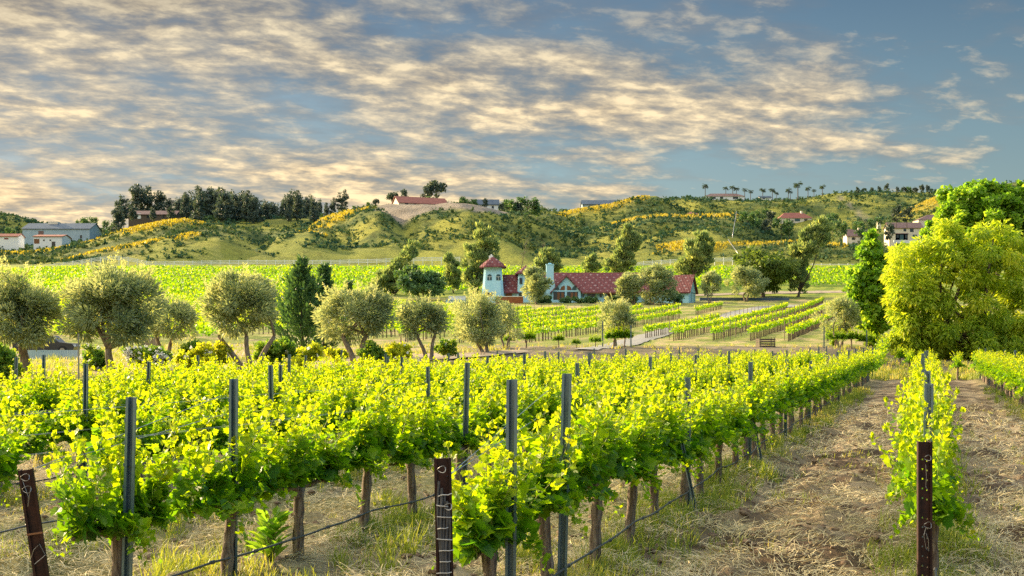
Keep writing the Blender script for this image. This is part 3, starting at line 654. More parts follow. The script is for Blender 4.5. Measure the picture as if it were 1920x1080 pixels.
def row_line(k, ya, yb, h, sag, step, amp=0.0, seed=0):
    ys = np.arange(ya, yb, step); xs = KX * ys - LS * k
    ph = ((ys - ya) / 5.95) % 1
    z = zt(xs, ys) + h - sag * np.sin(ph * math.pi) + amp * (fbm(ys * 1.1 + seed, ys * 0 + seed, 2, seed) - .5)
    return np.stack([xs, ys, z], 1)
for k, (a, b, pa, pb) in ROWS.items():
    if k in (6, 7): continue
    y0 = {0: 10.1, 1: 8.6, 2: 9.5}.get(k, a - 1)
    wr = thing('trellis_wires', f'thin galvanised wires strung between the posts of {ROWN[k]}', 'wires', (0, 0, 0), 0, 'trellis wires')
    for h in ((0.92, 1.22, 1.46, 1.72) if k < 4 else (0.92, 1.46)):
        w_ = MB(); P = row_line(k, y0 + 0.9, min(b, 60), h, 0.012, 1.49)
        for s in ((-.045, .045) if h > 1 else (0,)): w_.tube(P + np.array([s, 0, 0]), 0.002, 4, False)
        w_.obj('wire', M['wire'], wr)
    if k in (1, 2):   # brace wires from the end post up to the line post
        e = {1: (ex1, ey1, gz(ex1, ey1) + 1.5), 2: (ex2 - .16, ey2 + .05, gz(ex2, ey2) + 1.50)}[k]
        yb2 = {1: 11.0, 2: 11.8}[k]; xb = KX * yb2 - LS * k
        for dz_ in (0, .10): MB().tube(np.array([e, (xb, yb2, gz(xb, yb2) + 1.98 - dz_ * 2)]), 0.0035, 4, False).obj('brace_wire', M['wire'], wr)
    if k <= 4 and k != -1:
        P = row_line(k, y0 - (0.6 if k in (1, 2) else 0), min(b, 45), 0.40, 0.05, 0.37, 0.09, k + 3)
        P[:, 0] += 0.10
        hz = MB().tube(P, 0.0125, 6)
        for q in range(1, len(P) - 1, 2):
            m_ = P[q]; d_ = unit(P[q + 1] - P[q]); hz.tube(np.array([m_ - d_ * .03, m_ + d_ * .03]), 0.021, 6)
        tag(hz.obj('drip_hose', M['hose'], smooth=True), f'black drip irrigation hose sagging along {ROWN[k]}', 'drip hose', 'drip hoses')

# ---------------------------------------------------------------- distant vineyards (far too many vines to count)
def far_vines(pts, r, nl, hw, hh, z0, size, tadd=0.0):
    """leaf masses for vines at pts (x,y); returns vertices, faces, tone"""
    n = len(pts); P = np.repeat(np.stack([pts[:, 0], pts[:, 1], zt(pts[:, 0], pts[:, 1])], 1), nl, 0)
    N_ = len(P); al = r.uniform(-.8, .8, N_); ac = r.normal(0, hw, N_); hz = z0 + hh * r.random(N_) ** 0.8
    hz = hz + 0.25 * (r.random(N_) < .1)
    P[:, 0] += al * math.sin(TH) + ac * math.cos(TH); P[:, 1] += al * math.cos(TH) - ac * math.sin(TH); P[:, 2] += hz
    s = size * r.uniform(.6, 1.3, N_)
    V, Fc, k = leaves(P, rdir(N_, r) + np.array([0, 0, .2]), rdir(N_, r) * .9 + np.array([0, 0, .6]), s, s * .9, DIA)
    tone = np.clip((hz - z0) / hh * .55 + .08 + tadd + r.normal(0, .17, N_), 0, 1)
    return V, Fc, np.repeat(tone, k)
def inpoly(px, py, poly):
    c = np.zeros(len(px), bool); n = len(poly)
    for i in range(n):
        x1, y1 = poly[i]; x2, y2 = poly[(i + 1) % n]
        k = ((y1 > py) != (y2 > py)) & (px < (x2 - x1) * (py - y1) / (y2 - y1 + 1e-9) + x1); c ^= k
    return c
HOUSE_ROWS = []
def field_rows(x0, x1, y0, y1, spacing, step, ang):
    """points on parallel rows at an angle from the view axis"""
    d = np.array([math.sin(ang), math.cos(ang)]); nv = np.array([math.cos(ang), -math.sin(ang)])
    c = np.array([[x, y] for x in (x0, x1) for y in (y0, y1)]); a = c @ nv; b = c @ d
    U_, W_ = np.meshgrid(np.arange(a.min(), a.max(), spacing), np.arange(b.min(), b.max(), step), indexing='ij')
    W_ = W_ + rng.normal(0, .12, W_.shape)
    P = U_[..., None] * nv + W_[..., None] * d; rid = np.broadcast_to(np.arange(U_.shape[0])[:, None], U_.shape)
    k = (P[..., 0] > x0) & (P[..., 0] < x1) & (P[..., 1] > y0) & (P[..., 1] < y1)
    return P[k], rid[k]
def to_world(poly): return [hit(*p)[:2] for p in poly]
VV, VF, VT, vb = [], [], [], 0
def addv(a):
    global vb
    VV.append(a[0]); VF.append(a[1] + vb); VT.append(a[2]); vb += len(a[0])
# in front of the house: left and right of the gravel road
HP, _ = field_rows(-80, 95, 108, 262, 6.0, 1.1, TH)
left_block = to_world([(560, 634), (700, 640), (930, 648), (1010, 642), (1110, 640), (1150, 632), (1215, 612), (1290, 594), (1345, 584), (1390, 577), (1310, 583), (1100, 588), (960, 588), (870, 583), (780, 575), (620, 572), (300, 566), (180, 600), (360, 622)])
right_block = to_world([(1203, 640), (1345, 640), (1500, 641), (1562, 640), (1650, 640), (1650, 568), (1530, 570), (1475, 582), (1400, 596), (1310, 614), (1210, 634)])
HP2, _ = field_rows(-40, 95, 108, 262, 3.9, 1.1, TH)
HP = np.concatenate([HP[inpoly(HP[:, 0], HP[:, 1], left_block)], HP2[inpoly(HP2[:, 0], HP2[:, 1], right_block)]])
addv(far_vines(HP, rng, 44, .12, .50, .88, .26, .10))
# trunks of those vines
tb = MB()
_tv = np.array([(-.06, 0, 0), (.06, 0, 0), (.05, 0, .9), (-.05, 0, .9), (0, -.06, 0), (0, .06, 0), (0, .05, .9), (0, -.05, .9)])
tvv = (np.stack([HP[:, 0], HP[:, 1], zt(HP[:, 0], HP[:, 1])], 1)[:, None] + _tv[None]).reshape(-1, 3)
tff = (np.array([[0, 1, 2, 3], [4, 5, 6, 7]])[None] + (np.arange(len(HP)) * 8)[:, None, None]).reshape(-1, 4)
# the big field that climbs to the white fence
UP, _ = field_rows(-230, 170, 284, 418, 4.6, 1.4, R(72))
pxu = 960 + F * UP[:, 0] / UP[:, 1]
kin = ((pxu > -260) & (pxu < 1690) & (UP[:, 1] < 396 - 8 * sstep(150, 0, pxu))) & (UP[:, 1] > np.interp(pxu, [-260, 0, 300, 700, 860, 1240, 1500, 1700], [286, 286, 282, 290, 300, 310, 322, 322]))
UP = UP[kin & (rng.random(len(UP)) < .95)]
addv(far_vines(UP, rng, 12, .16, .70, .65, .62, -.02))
# the left slope below the trees, seen between the olives
LP_, _ = field_rows(-130, -30, 112, 280, 3.4, 1.5, TH)
pxl = 960 + F * LP_[:, 0] / LP_[:, 1]; LP_ = LP_[(pxl > -200) & (pxl < 560) & ~inpoly(LP_[:, 0], LP_[:, 1], left_block)]
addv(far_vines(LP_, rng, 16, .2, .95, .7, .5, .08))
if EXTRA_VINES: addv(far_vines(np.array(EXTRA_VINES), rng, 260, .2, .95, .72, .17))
nV = sum(len(v) for v in VV)
allV = np.concatenate(VV + [tvv]); allF = np.concatenate(VF + [tff + nV])
midx = np.concatenate([np.zeros(sum(len(f) for f in VF), int), np.ones(len(tff), int)])
fv = obj('vineyard_rows', mesh('vineyard_rows', allV, allF, [M['vine'], M['bark']], tone=np.concatenate(VT + [np.zeros(len(tvv))]), midx=midx))
tag(fv, 'distant yellow-green vine rows filling the slopes around the white house', 'vineyard', None, 'stuff')
# pale posts standing out of the vine rows before the house
pp, rid = field_rows(-80, 95, 108, 262, 6.0, 4.2, TH)
kin = inpoly(pp[:, 0], pp[:, 1], left_block) | inpoly(pp[:, 0], pp[:, 1], right_block); pp = pp[kin]
pxp = 960 + F * pp[:, 0] / pp[:, 1]; pp = pp[(pxp > 690) & (pxp < 1600)]
order = np.argsort(pp[:, 1]); pp = pp[order][:220]
thin = MB().box(-.035, .035, -.035, .035, -.2, 2.15).box(-.05, .05, -.045, .045, 2.15, 2.19).mesh('stake', M['wood'])
for i, p in enumerate(pp):
    o = obj('vine_stake', thin, None, (p[0], p[1], float(zt(p[0], p[1])))); o.rotation_euler = (random.gauss(0, .02), random.gauss(0, .02), 0)
    side = 'left' if inpoly(np.array([p[0]]), np.array([p[1]]), left_block)[0] else 'right'
    z_ = 'nearest the bank' if p[1] < 150 else ('halfway up to the house' if p[1] < 205 else 'close below the house')
    tag(o, f'thin pale vine stake {side} of the gravel road, {z_}', 'stake', f'vine stakes {side} of the road {z_}')

# ---------------------------------------------------------------- trees
def crown(lobes, ncl, cr, nl, L, Wd, mode='out', r=rng, tmpl=DIA, shell=(.45, 1.0), squash=0.8, dens=None):
    """leaf masses: clumps spread through ellipsoid lobes, leaves spread through each clump"""
    lb = np.array(lobes, float); vol = (lb[:, 3] * lb[:, 4] * lb[:, 5]) ** (2 / 3); pr = vol / vol.sum()
    li = r.choice(len(lb), ncl, p=pr); d = rdir(ncl, r); rad = r.uniform(shell[0], shell[1], ncl) ** 0.7
    cc = lb[li, :3] + d * lb[li, 3:] * rad[:, None]
    crr = cr * r.uniform(.55, 1.35, ncl)
    ci = r.choice(ncl, nl, p=crr ** 2 / (crr ** 2).sum())
    dd = rdir(nl, r); q = r.random(nl) ** 0.45
    P = cc[ci] + dd * (crr[ci] * q)[:, None] * np.array([1, 1, squash])
    mid_ = lb[li[ci], :3]; od = unit(P - mid_)
    if mode == 'out': T = dd * .8 + od * .8 + np.array([0, 0, .25]); N = rdir(nl, r) + np.array([0, 0, .5])
    elif mode == 'up': T = dd * .5 + od * .4 + np.array([0, 0, .9]); N = rdir(nl, r)
    elif mode == 'droop': T = dd * .6 + od * .3 + rdir(nl, r) * .5 + np.array([0, 0, -.7]); N = rdir(nl, r) + od * .6
    else: T = rdir(nl, r); N = rdir(nl, r) + od * .5 + np.array([0, 0, .5])
    s = r.uniform(.65, 1.3, nl)
    V, Fc, k = leaves(P, T, N, L * s, Wd * s, tmpl)
    tone = np.clip(.42 + .16 * r.normal(size=nl) + .42 * (r.random(ncl)[ci] - .5) + .12 * (q - .5), 0, 1)
    return V, Fc, np.repeat(tone, k)
KINDS = {  # material, bark, leaf length, leaf width, orientation, template
    'olive': ('olive', 'obark', .26, .075, 'out', DIA), 'pine': ('pine', 'dbark', .62, .20, 'up', DIA), 'dark': ('dark', 'dbark', .5, .16, 'up', DIA),
    'euc': ('euc', 'dbark', 1.6, .9, 'droop', DIA), 'bright': ('bright', 'dbark', .42, .36, 'rand', OVAL), 'pepper': ('pepper', 'dbark', .55, .13, 'droop', DIA),
    'oak': ('dark', 'dbark', .42, .3, 'rand', DIA), 'willow': ('willow', 'dbark', .7, .16, 'droop', DIA), 'shrub': ('shrub', 'obark', .16, .11, 'rand', OVAL),
    'goldshrub': ('goldshrub', 'obark', .16, .11, 'rand', OVAL), 'ridge': ('euc', 'dbark', 1.3, .8, 'rand', DIA)}
def tree(name, label, cat, kind, base_px, Y, lobes, ncl, cr, nl, group=None, trunk_r=.16, stems=1, by=None, wisps=0, seed=0, L=None, Wd=None, shell=(.35, 1.10), limbs=True, trunk_top=None, depth=1.0):
    """lobes in photo pixels (cx, cy, rx, ry) at distance Y, turned into metres around the tree's base"""
    r = np.random.default_rng(seed + int(base_px) + len(label))
    if kind == 'pine': cr *= .72; ncl = int(ncl * 1.6); nl = int(nl * 1.15); shell = (.3, 1.28)
    if kind == 'olive': trunk_r *= 1.3; nl = int(nl * 1.3); lobes = [(a, b, c, d * 1.05) for a, b, c, d in lobes]
    s = F / Y; x0 = X(base_px, Y); z0 = float(zt(x0, Y) + mound(x0, Y)) if by is None else Zp(by, Y)
    root = thing(name, label, cat, (x0, Y, z0), 0, group)
    mt, bk, l, w, mode, tm = KINDS[kind]; l = L or l; w = Wd or w
    lb = [((cx - base_px) / s, r.normal() * .25 * rx / s * depth, CH + (HY - cy) / s - z0, rx / s, rx / s * .95 * depth, ry / s) for cx, cy, rx, ry in lobes]
    V, Fc, tn = crown(lb, ncl, cr, nl, l, w, mode, r, tm, shell)
    if wisps:
        a = np.array(lb); WP, WT, WN, WL, WA = [], [], [], [], []
        for q in range(wisps):
            b = a[r.integers(len(a))]; an = r.uniform(0, 2 * math.pi); rr = r.random() ** .5 * .95
            p = np.array([b[0] + b[3] * rr * math.cos(an), b[1] + b[4] * rr * math.sin(an), b[2] + b[5] * math.sqrt(max(0, 1 - rr * rr)) * .9])
            d = unit(np.array([math.cos(an) * rr * .7, math.sin(an) * rr * .7, 1.0]) + r.normal(size=3) * .15); ln = r.uniform(.4, 1.15)
            for j in range(int(ln / .045)):
                d = unit(d + r.normal(size=3) * .05); p = p + d * .045
                for _ in range(2):
                    WP.append(p); WT.append(d * .7 + rdir(1, r)[0]); WN.append(rdir(1, r)[0]); WL.append(.16 * r.uniform(.6, 1.2)); WA.append(.6 + .3 * r.random())
        V2, F2, k2 = leaves(np.array(WP), np.array(WT), np.array(WN), np.array(WL), np.array(WL) * .3, DIA)
        Fc = np.concatenate([Fc, F2 + len(V)]); V = np.concatenate([V, V2]); tn = np.concatenate([tn, np.repeat(np.array(WA), k2)])
    obj('crown', mesh('crown', V, Fc, M[mt], tone=tn), root)
    b = MB(); a = np.array(lb); zlow = (a[:, 2] - a[:, 5]).min(); cxm = np.average(a[:, 0], weights=a[:, 3])
    zt_ = trunk_top if trunk_top is not None else max(.35, zlow + .15 * a[:, 5].mean())
    for st in range(stems):
        off = 0 if stems == 1 else (st - (stems - 1) / 2) * trunk_r * 1.5; spread = 0 if stems == 1 else (st - (stems - 1) / 2) * min(1.1, zt_ * .55)
        t = np.linspace(0, 1, 7)
        P = np.stack([off + (cxm * .35 + spread) * t ** 1.3 + trunk_r * .35 * np.sin(t * 5 + st), r.normal() * .05 * t + st * .05, -.25 + (zt_ + .25) * t], 1)
        rd = trunk_r * (1.15 - .45 * t + .35 * (1 - t) ** 6) * (1 if stems == 1 else .8)
        b.tube(P, rd, 8)
        if limbs:
            for i in range(len(a)):
                if stems > 1 and i % stems != st: continue
                e = a[i, :3] + r.normal(size=3) * a[i, 3:] * .2; m_ = (P[-1] + e) / 2 + r.normal(size=3) * .12 * np.linalg.norm(e - P[-1])
                tt = np.linspace(0, 1, 6)[:, None]; Q = (1 - tt) ** 2 * P[-1] + 2 * tt * (1 - tt) * m_ + tt ** 2 * e
                b.tube(Q, rd[-1] * np.linspace(.8, .2, 6), 6)
    b.obj('trunk', M[bk], root, smooth=True)
    return root
OG = 'olive trees along the garden path'
tree('olive_tree', 'big grey-green olive cut by the left photo edge', 'olive tree', 'olive', 45, 56, [(45, 588, 58, 48), (2, 592, 45, 45), (82, 600, 34, 42), (40, 552, 48, 34)], 90, .5, 10500, OG, .20, 1, wisps=60, trunk_top=1.6)
tree('olive_tree', 'widest grey-green olive behind the tall blue post at left', 'olive tree', 'olive', 206, 55, [(205, 580, 62, 52), (150, 585, 40, 42), (255, 572, 42, 45), (205, 545, 62, 36), (240, 610, 35, 28)], 105, .52, 13000, OG, .17, 1, wisps=90, trunk_top=1.5)
tree('olive_tree', 'smaller olive half hidden behind the widest olive', 'olive tree', 'olive', 308, 74, [(318, 600, 42, 30), (350, 602, 18, 22), (290, 590, 25, 30)], 60, .45, 5000, OG, .14, 2, wisps=24)
tree('olive_tree', 'forked olive left of the tall dark conifers', 'olive tree', 'olive', 468, 60, [(450, 580, 58, 42), (412, 572, 26, 32), (495, 574, 26, 34), (455, 550, 50, 30)], 80, .46, 9000, OG, .15, 3, wisps=60, trunk_top=2.0)
tree('olive_tree', 'bushy golden-lit olive right of the tall dark conifers', 'olive tree', 'olive', 668, 72, [(662, 592, 58, 42), (625, 596, 28, 40), (700, 588, 28, 36), (665, 568, 52, 24)], 78, .52, 9000, OG, .19, 2, wisps=40, trunk_top=1.9)
tree('olive_tree', 'small leaning two-stemmed olive in mid row', 'olive tree', 'olive', 803, 80, [(794, 600, 40, 30), (765, 602, 18, 26), (820, 596, 18, 26), (792, 585, 36, 18)], 75, .42, 6000, OG, .13, 2, wisps=30, trunk_top=1.9)
tree('olive_tree', 'dense rounded olive directly below the white tower', 'olive tree', 'olive', 908, 88, [(897, 600, 46, 42), (897, 575, 36, 22), (897, 620, 42, 22)], 100, .5, 9000, OG, .15, 2, wisps=40, trunk_top=1.0)
tree('olive_tree', 'dark little olive behind the dense rounded olive', 'olive tree', 'olive', 947, 100, [(955, 608, 24, 26), (945, 590, 18, 22)], 40, .45, 3000, OG, .10, 2)
tree('olive_tree', 'wispy olive standing in the vines beside the road', 'olive tree', 'olive', 1152, 106, [(1153, 602, 30, 22), (1150, 585, 24, 18), (1165, 605, 20, 18)], 55, .45, 4500, OG, .13, 1, wisps=40, trunk_top=1.4)
tree('olive_tree', 'round olive left of the bright poplar', 'olive tree', 'olive', 1573, 108, [(1573, 598, 37, 22), (1573, 583, 26, 18), (1590, 600, 20, 20)], 60, .45, 5000, OG, .14, 2, wisps=40, trunk_top=1.5)
HG = 'trees around the white house'
tree('olive_tree', 'round olive in front of the second turret and chimney', 'olive tree', 'olive', 1005, 255, [(1004, 538, 25, 28), (1003, 522, 17, 14)], 60, .9, 5200, HG, .2, 1, L=.6, Wd=.2)
tree('olive_tree', 'low olive against the red roof, left of a taller one', 'olive tree', 'olive', 1188, 254, [(1172, 538, 17, 18), (1188, 528, 14, 14), (1180, 520, 12, 10)], 45, .8, 3000, HG, .16, 2, L=.6, Wd=.2)
tree('olive_tree', 'tall olive between the long roof and the garage', 'olive tree', 'olive', 1222, 252, [(1225, 535, 33, 30), (1240, 518, 22, 18), (1208, 518, 18, 15), (1245, 545, 20, 20)], 75, .9, 6500, HG, .2, 2, L=.6, Wd=.2)
tree('olive_tree', 'small olive right of the garage', 'olive tree', 'olive', 1330, 262, [(1330, 532, 18, 16), (1335, 522, 14, 10)], 35, .8, 2200, HG, .13, 2, L=.6, Wd=.2)
tree('olive_tree', 'broad olive beside the drooping willow', 'olive tree', 'olive', 1398, 268, [(1396, 528, 33, 26), (1396, 512, 22, 14), (1415, 535, 18, 20)], 65, .9, 5500, HG, .22, 2, L=.6, Wd=.2)
tree('shrub', 'round dark bush between the tall olive and the garage', 'shrub', 'oak', 1264, 256, [(1258, 553, 14, 13), (1268, 556, 10, 10)], 25, .7, 1500, HG, .08, 1, limbs=False)
tree('pine_tree', 'long pine leaning right from behind the round oak', 'pine tree', 'pine', 738, 292, [(722, 535, 22, 22), (738, 515, 20, 18), (752, 497, 18, 14), (764, 480, 13, 12), (776, 465, 9, 9)], 80, 1.1, 6000, HG, .3, 1, L=1.0, Wd=.34)
tree('oak_tree', 'rounded dark green oak left of the white tower', 'oak tree', 'oak', 790, 275, [(788, 530, 42, 24), (768, 525, 26, 20), (812, 530, 22, 20), (790, 515, 28, 16)], 75, 1.2, 6500, HG, .3, 2, L=.7, Wd=.5)
tree('pine_tree', 'thin dusky pine between the oak and the tower', 'pine tree', 'pine', 850, 300, [(850, 520, 13, 24), (844, 495, 8, 16), (842, 480, 5, 9)], 40, .9, 2600, HG, .2, 1, L=1.0, Wd=.34)
tree('pine_tree', 'tall twin-topped pine directly left of the tower', 'pine tree', 'pine', 885, 285, [(890, 520, 20, 30), (893, 485, 22, 26), (904, 448, 13, 20), (922, 462, 12, 22), (912, 490, 20, 25)], 95, 1.1, 8000, HG, .32, 1, L=1.0, Wd=.34)
tree('pine_tree', 'dark pine behind the white chimney', 'pine tree', 'pine', 1030, 292, [(1030, 495, 20, 18), (1028, 478, 13, 13), (1045, 500, 10, 14), (1015, 502, 10, 10)], 55, .9, 3600, HG, .24, 1, L=1.0, Wd=.34)
tree('pine_tree', 'short bushy pine behind the middle of the long roof', 'pine tree', 'pine', 1108, 300, [(1108, 502, 12, 10), (1109, 490, 7, 8)], 24, .8, 1500, HG, .16, 1, L=1.0, Wd=.34)
tree('pine_tree', 'tall feathery pine rising behind the right end of the long roof', 'pine tree', 'pine', 1170, 295, [(1166, 500, 22, 16), (1168, 478, 18, 22), (1178, 450, 14, 20), (1188, 458, 10, 22), (1145, 502, 12, 9)], 85, 1.0, 6800, HG, .3, 1, L=1.0, Wd=.34)
tree('pine_tree', 'tall leaning pine behind the garage roof', 'pine tree', 'pine', 1300, 300, [(1293, 500, 22, 18), (1300, 478, 20, 20), (1318, 460, 17, 20), (1298, 460, 10, 12), (1325, 485, 10, 22)], 85, 1.1, 6800, HG, .3, 1, L=1.0, Wd=.34)
tree('willow_tree', 'drooping green willow on the track right of the garage', 'willow tree', 'willow', 1430, 285, [(1432, 500, 45, 28), (1410, 485, 25, 18), (1455, 510, 26, 32), (1420, 520, 25, 25)], 100, 1.1, 9000, HG, .45, 1, L=1.3, Wd=.3, trunk_top=2.2)
tree('cypress_tree', 'tall dark crooked cypress leaning right beside the willow', 'cypress tree', 'pine', 1495, 285, [(1495, 525, 17, 25), (1495, 500, 18, 18), (1505, 470, 20, 20), (1525, 448, 20, 18), (1542, 428, 15, 18), (1490, 480, 12, 14)], 110, 1.0, 9000, HG, .35, 1, L=1.0, Wd=.34)
tree('poplar_tree', 'bright green upright poplar at the edge of the pepper tree', 'poplar tree', 'bright', 1640, 112, [(1638, 575, 44, 42), (1632, 522, 35, 42), (1632, 482, 21, 34), (1631, 456, 12, 22), (1652, 535, 20, 36), (1610, 530, 13, 28), (1645, 605, 26, 28)], 190, .55, 17000, None, .25, 1, trunk_top=2.2)
tree('plane_tree', 'tall bright green broadleaf tree above the pepper tree', 'broadleaf tree', 'bright', 1850, 138, [(1850, 410, 75, 60), (1800, 400, 40, 48), (1900, 400, 55, 55), (1850, 368, 50, 30), (1775, 440, 30, 40), (1940, 420, 50, 60)], 330, .8, 34000, None, .5, 1, L=.46, Wd=.38, trunk_top=5)
tree('pepper_tree', 'huge yellow-green drooping pepper tree on the right', 'pepper tree', 'pepper', 1805, 102, [(1800, 560, 100, 110), (1725, 590, 50, 85), (1740, 500, 60, 60), (1830, 480, 80, 55), (1880, 570, 75, 110), (1930, 620, 60, 90), (1715, 640, 40, 50), (1790, 640, 80, 50), (1698, 520, 32, 50), (1880, 660, 60, 40), (1770, 455, 40, 28), (1870, 450, 60, 30), (1745, 662, 58, 34), (1850, 672, 75, 28), (1700, 600, 36, 60)], 340, .85, 62000, None, .5, 3, L=.46, Wd=.16, shell=(.5, 1.12), trunk_top=2.0, depth=.75)
# dark garden conifers
def conifer(label, base, top, half, Y, ybase, n, seed):
    r = np.random.default_rng(seed); s = F / Y; x0 = X(base, Y); z0 = float(zt(x0, Y)); H = CH + (HY - top) / s - z0
    root = thing('conifer_tree', label, 'conifer', (x0, Y, z0), 0, 'dark garden conifers')
    P, T, N, L_ = [], [], [], []
    nb = 120
    for b in range(nb):
        t = (b / nb) ** .85; z = .25 + (H - .25) * t; ln = half / s * (1 - t) ** 1.35 * r.uniform(.40, 1.15) + .10; a = b * 2.399 + r.normal() * .6
        m = int(n * (ln + .25) / 14) + 8
        f = r.random(m) ** .7; up = .75 + .6 * t
        cx = np.cos(a) * ln * f; cy = np.sin(a) * ln * f; cz = z + ln * up * f ** 1.5
        q = np.stack([cx, cy, cz], 1) + r.normal(size=(m, 3)) * (.05 + .10 * (1 - f))[:, None]
        P.append(q); T.append(np.stack([np.cos(a) * np.ones(m) * .7, np.sin(a) * np.ones(m) * .7, np.ones(m) * .8], 1) + r.normal(size=(m, 3)) * .35); N.append(rdir(m, r)); L_.append(r.uniform(.28, .55, m))
    P, T, N, L_ = map(np.concatenate, (P, T, N, L_))
    V, Fc, k = leaves(P, T, N, L_, L_ * .34)
    obj('crown', mesh('crown', V, Fc, M['dark'], tone=np.repeat(np.clip(.35 + r.normal(size=len(P)) * .2, 0, 1), k)), root)
    MB().tube(np.array([(0, 0, -.3), (0, 0, H * .5), (0, 0, H * .97)]), [.17, .1, .02], 7).obj('trunk', M['dbark'], root)
conifer('tallest dark conifer with a slender pointed top among the olives', 566, 490, 100, 82, 650, 260, 1)
conifer('dark conifer with pointed top right of the tallest one', 608, 502, 66, 85, 650, 230, 2)
conifer('low dark conifer seedling poking above the right olive', 655, 532, 14, 110, 650, 120, 3)
# a bare dead tree behind the tower
def dead_tree(label, base, tipx, tipy, Y, seed):
    r = np.random.default_rng(seed); x0 = X(base, Y); z0 = float(zt(x0, Y)); b = MB(); root = thing('bare_tree', label, 'bare tree', (x0, Y, z0), 0, 'bare trees behind the tower')
    H = Zp(tipy, Y) - z0; dxx = X(tipx, Y) - x0
    MB().tube(np.array([(0, 0, -.3), (dxx * .25, 0, H * .4), (dxx * .7, 0, H * .8), (dxx, 0, H)]), [.16, .11, .06, .02], 6).obj('trunk', M['obark'], root)
    for q in range(46):
        t = r.uniform(.35, 1); p = np.array([dxx * t ** 1.3, 0, H * t]); d = unit(np.array([r.normal(), r.normal(), .6])); pts = [p]
        for j in range(5): d = unit(d + r.normal(size=3) * .3); pts.append(pts[-1] + d * r.uniform(.25, .5))
        b.tube(np.array(pts), np.linspace(.035, .01, 6), 4, False)
    b.obj('branches', M['obark'], root)
dead_tree('bare leaning tree with twiggy top between the tower and the turret', 972, 988, 450, 290, 4)
dead_tree('bare tree with thin curved branches above the second turret', 1000, 1022, 455, 292, 5)

# garden shrubs by the path
def shrub(label, base, Y, lobes, kind='shrub', flowers=0, n=2600, cat='shrub', seed=0):
    t = tree('shrub', label, cat, kind, base, Y, lobes, max(14, n // 70), .26, n, 'garden shrubs below the olives', .035, 3, limbs=False, seed=seed, shell=(.3, 1), trunk_top=.5)
    if flowers:
        r = np.random.default_rng(seed + 77); s = F / Y; z0 = t.location.z; P = []
        for q in range(flowers):
            cx, cy, rx, ry = lobes[r.integers(len(lobes))]; d = rdir(1, r)[0]; d[1] = -abs(d[1])
            c = np.array([(cx - base) / s, 0, CH + (HY - cy) / s - z0]) + d * np.array([rx, rx, ry]) / s * 1.02
            P.append(c + r.normal(size=(9, 3)) * .035)
        P = np.concatenate(P); V, Fc, k = leaves(P, rdir(len(P), r), rdir(len(P), r) + np.array([0, -.6, .5]), .10, .09, OVAL)
        obj('flowers', mesh('flowers', V, Fc, M['petal'], tone=np.repeat(r.random(len(P)), k)), t)
shrub('dark green rose bush cut by the left photo edge', 5, 50, [(5, 685, 32, 38), (-20, 670, 30, 40), (25, 700, 14, 18)], 'shrub', 14, 5000, 'rose bush')
shrub('loose pale shrub beneath the widest olive', 172, 60, [(170, 668, 20, 22), (185, 680, 16, 14)], 'shrub', 8, 2200, seed=1)
shrub('white-flowering rose bush right of the widest olive trunk', 283, 62, [(282, 668, 30, 20), (300, 672, 18, 16), (250, 662, 16, 16)], 'shrub', 95, 4200, 'rose bush', 2)
shrub('rounded bush behind the yellow-lit shrub', 360, 72, [(354, 654, 20, 14)], 'shrub', 0, 1800, seed=3)
shrub('wide yellow-lit shrub with a few white blooms', 388, 60, [(378, 672, 32, 24), (410, 662, 22, 20), (350, 678, 18, 16)], 'goldshrub', 16, 4600, seed=4)
shrub('round deep-green shrub left of the dark conifers', 516, 64, [(516, 658, 34, 26), (500, 662, 20, 20), (535, 660, 18, 20)], 'shrub', 3, 5200, seed=5)
shrub('yellow shrub in front of the dark conifers', 578, 66, [(576, 664, 24, 18), (590, 660, 12, 12)], 'goldshrub', 3, 2600, seed=6)
shrub('low yellow shrub right of the deep-green one', 555, 58, [(552, 688, 22, 12)], 'goldshrub', 0, 1600, seed=7)
shrub('smallest yellow bush on a short stem by the path', 632, 70, [(632, 664, 18, 10)], 'goldshrub', 0, 1300, seed=8)
shrub('brownish green bush right of the forked olive trunk', 697, 70, [(696, 662, 23, 18), (708, 668, 14, 12)], 'shrub', 0, 2800, seed=9)
shrub('yellow-green bush with a dark right half', 748, 72, [(745, 664, 26, 18), (760, 660, 14, 14), (730, 668, 14, 12)], 'goldshrub', 6, 3200, seed=10)
shrub('dark bush with tiny blooms left of the rounded olive', 838, 82, [(838, 653, 22, 16)], 'shrub', 7, 2200, seed=11)
shrub('low grey lavender clump beside the path', 902, 86, [(900, 676, 18, 9), (915, 680, 8, 8)], 'shrub', 0, 1200, seed=12)
shrub('tall dark hedge bush under the right olive', 1566, 110, [(1563, 640, 5, 10)], 'shrub', 0, 700, seed=13)
shrub('low bush right of the clipped vine row', 1632, 110, [(1630, 638, 16, 12)], 'shrub', 0, 1500, seed=14)
shrub('small rounded bush beside the clipped vine row', 1658, 108, [(1656, 642, 9, 8)], 'goldshrub', 0, 800, seed=15)

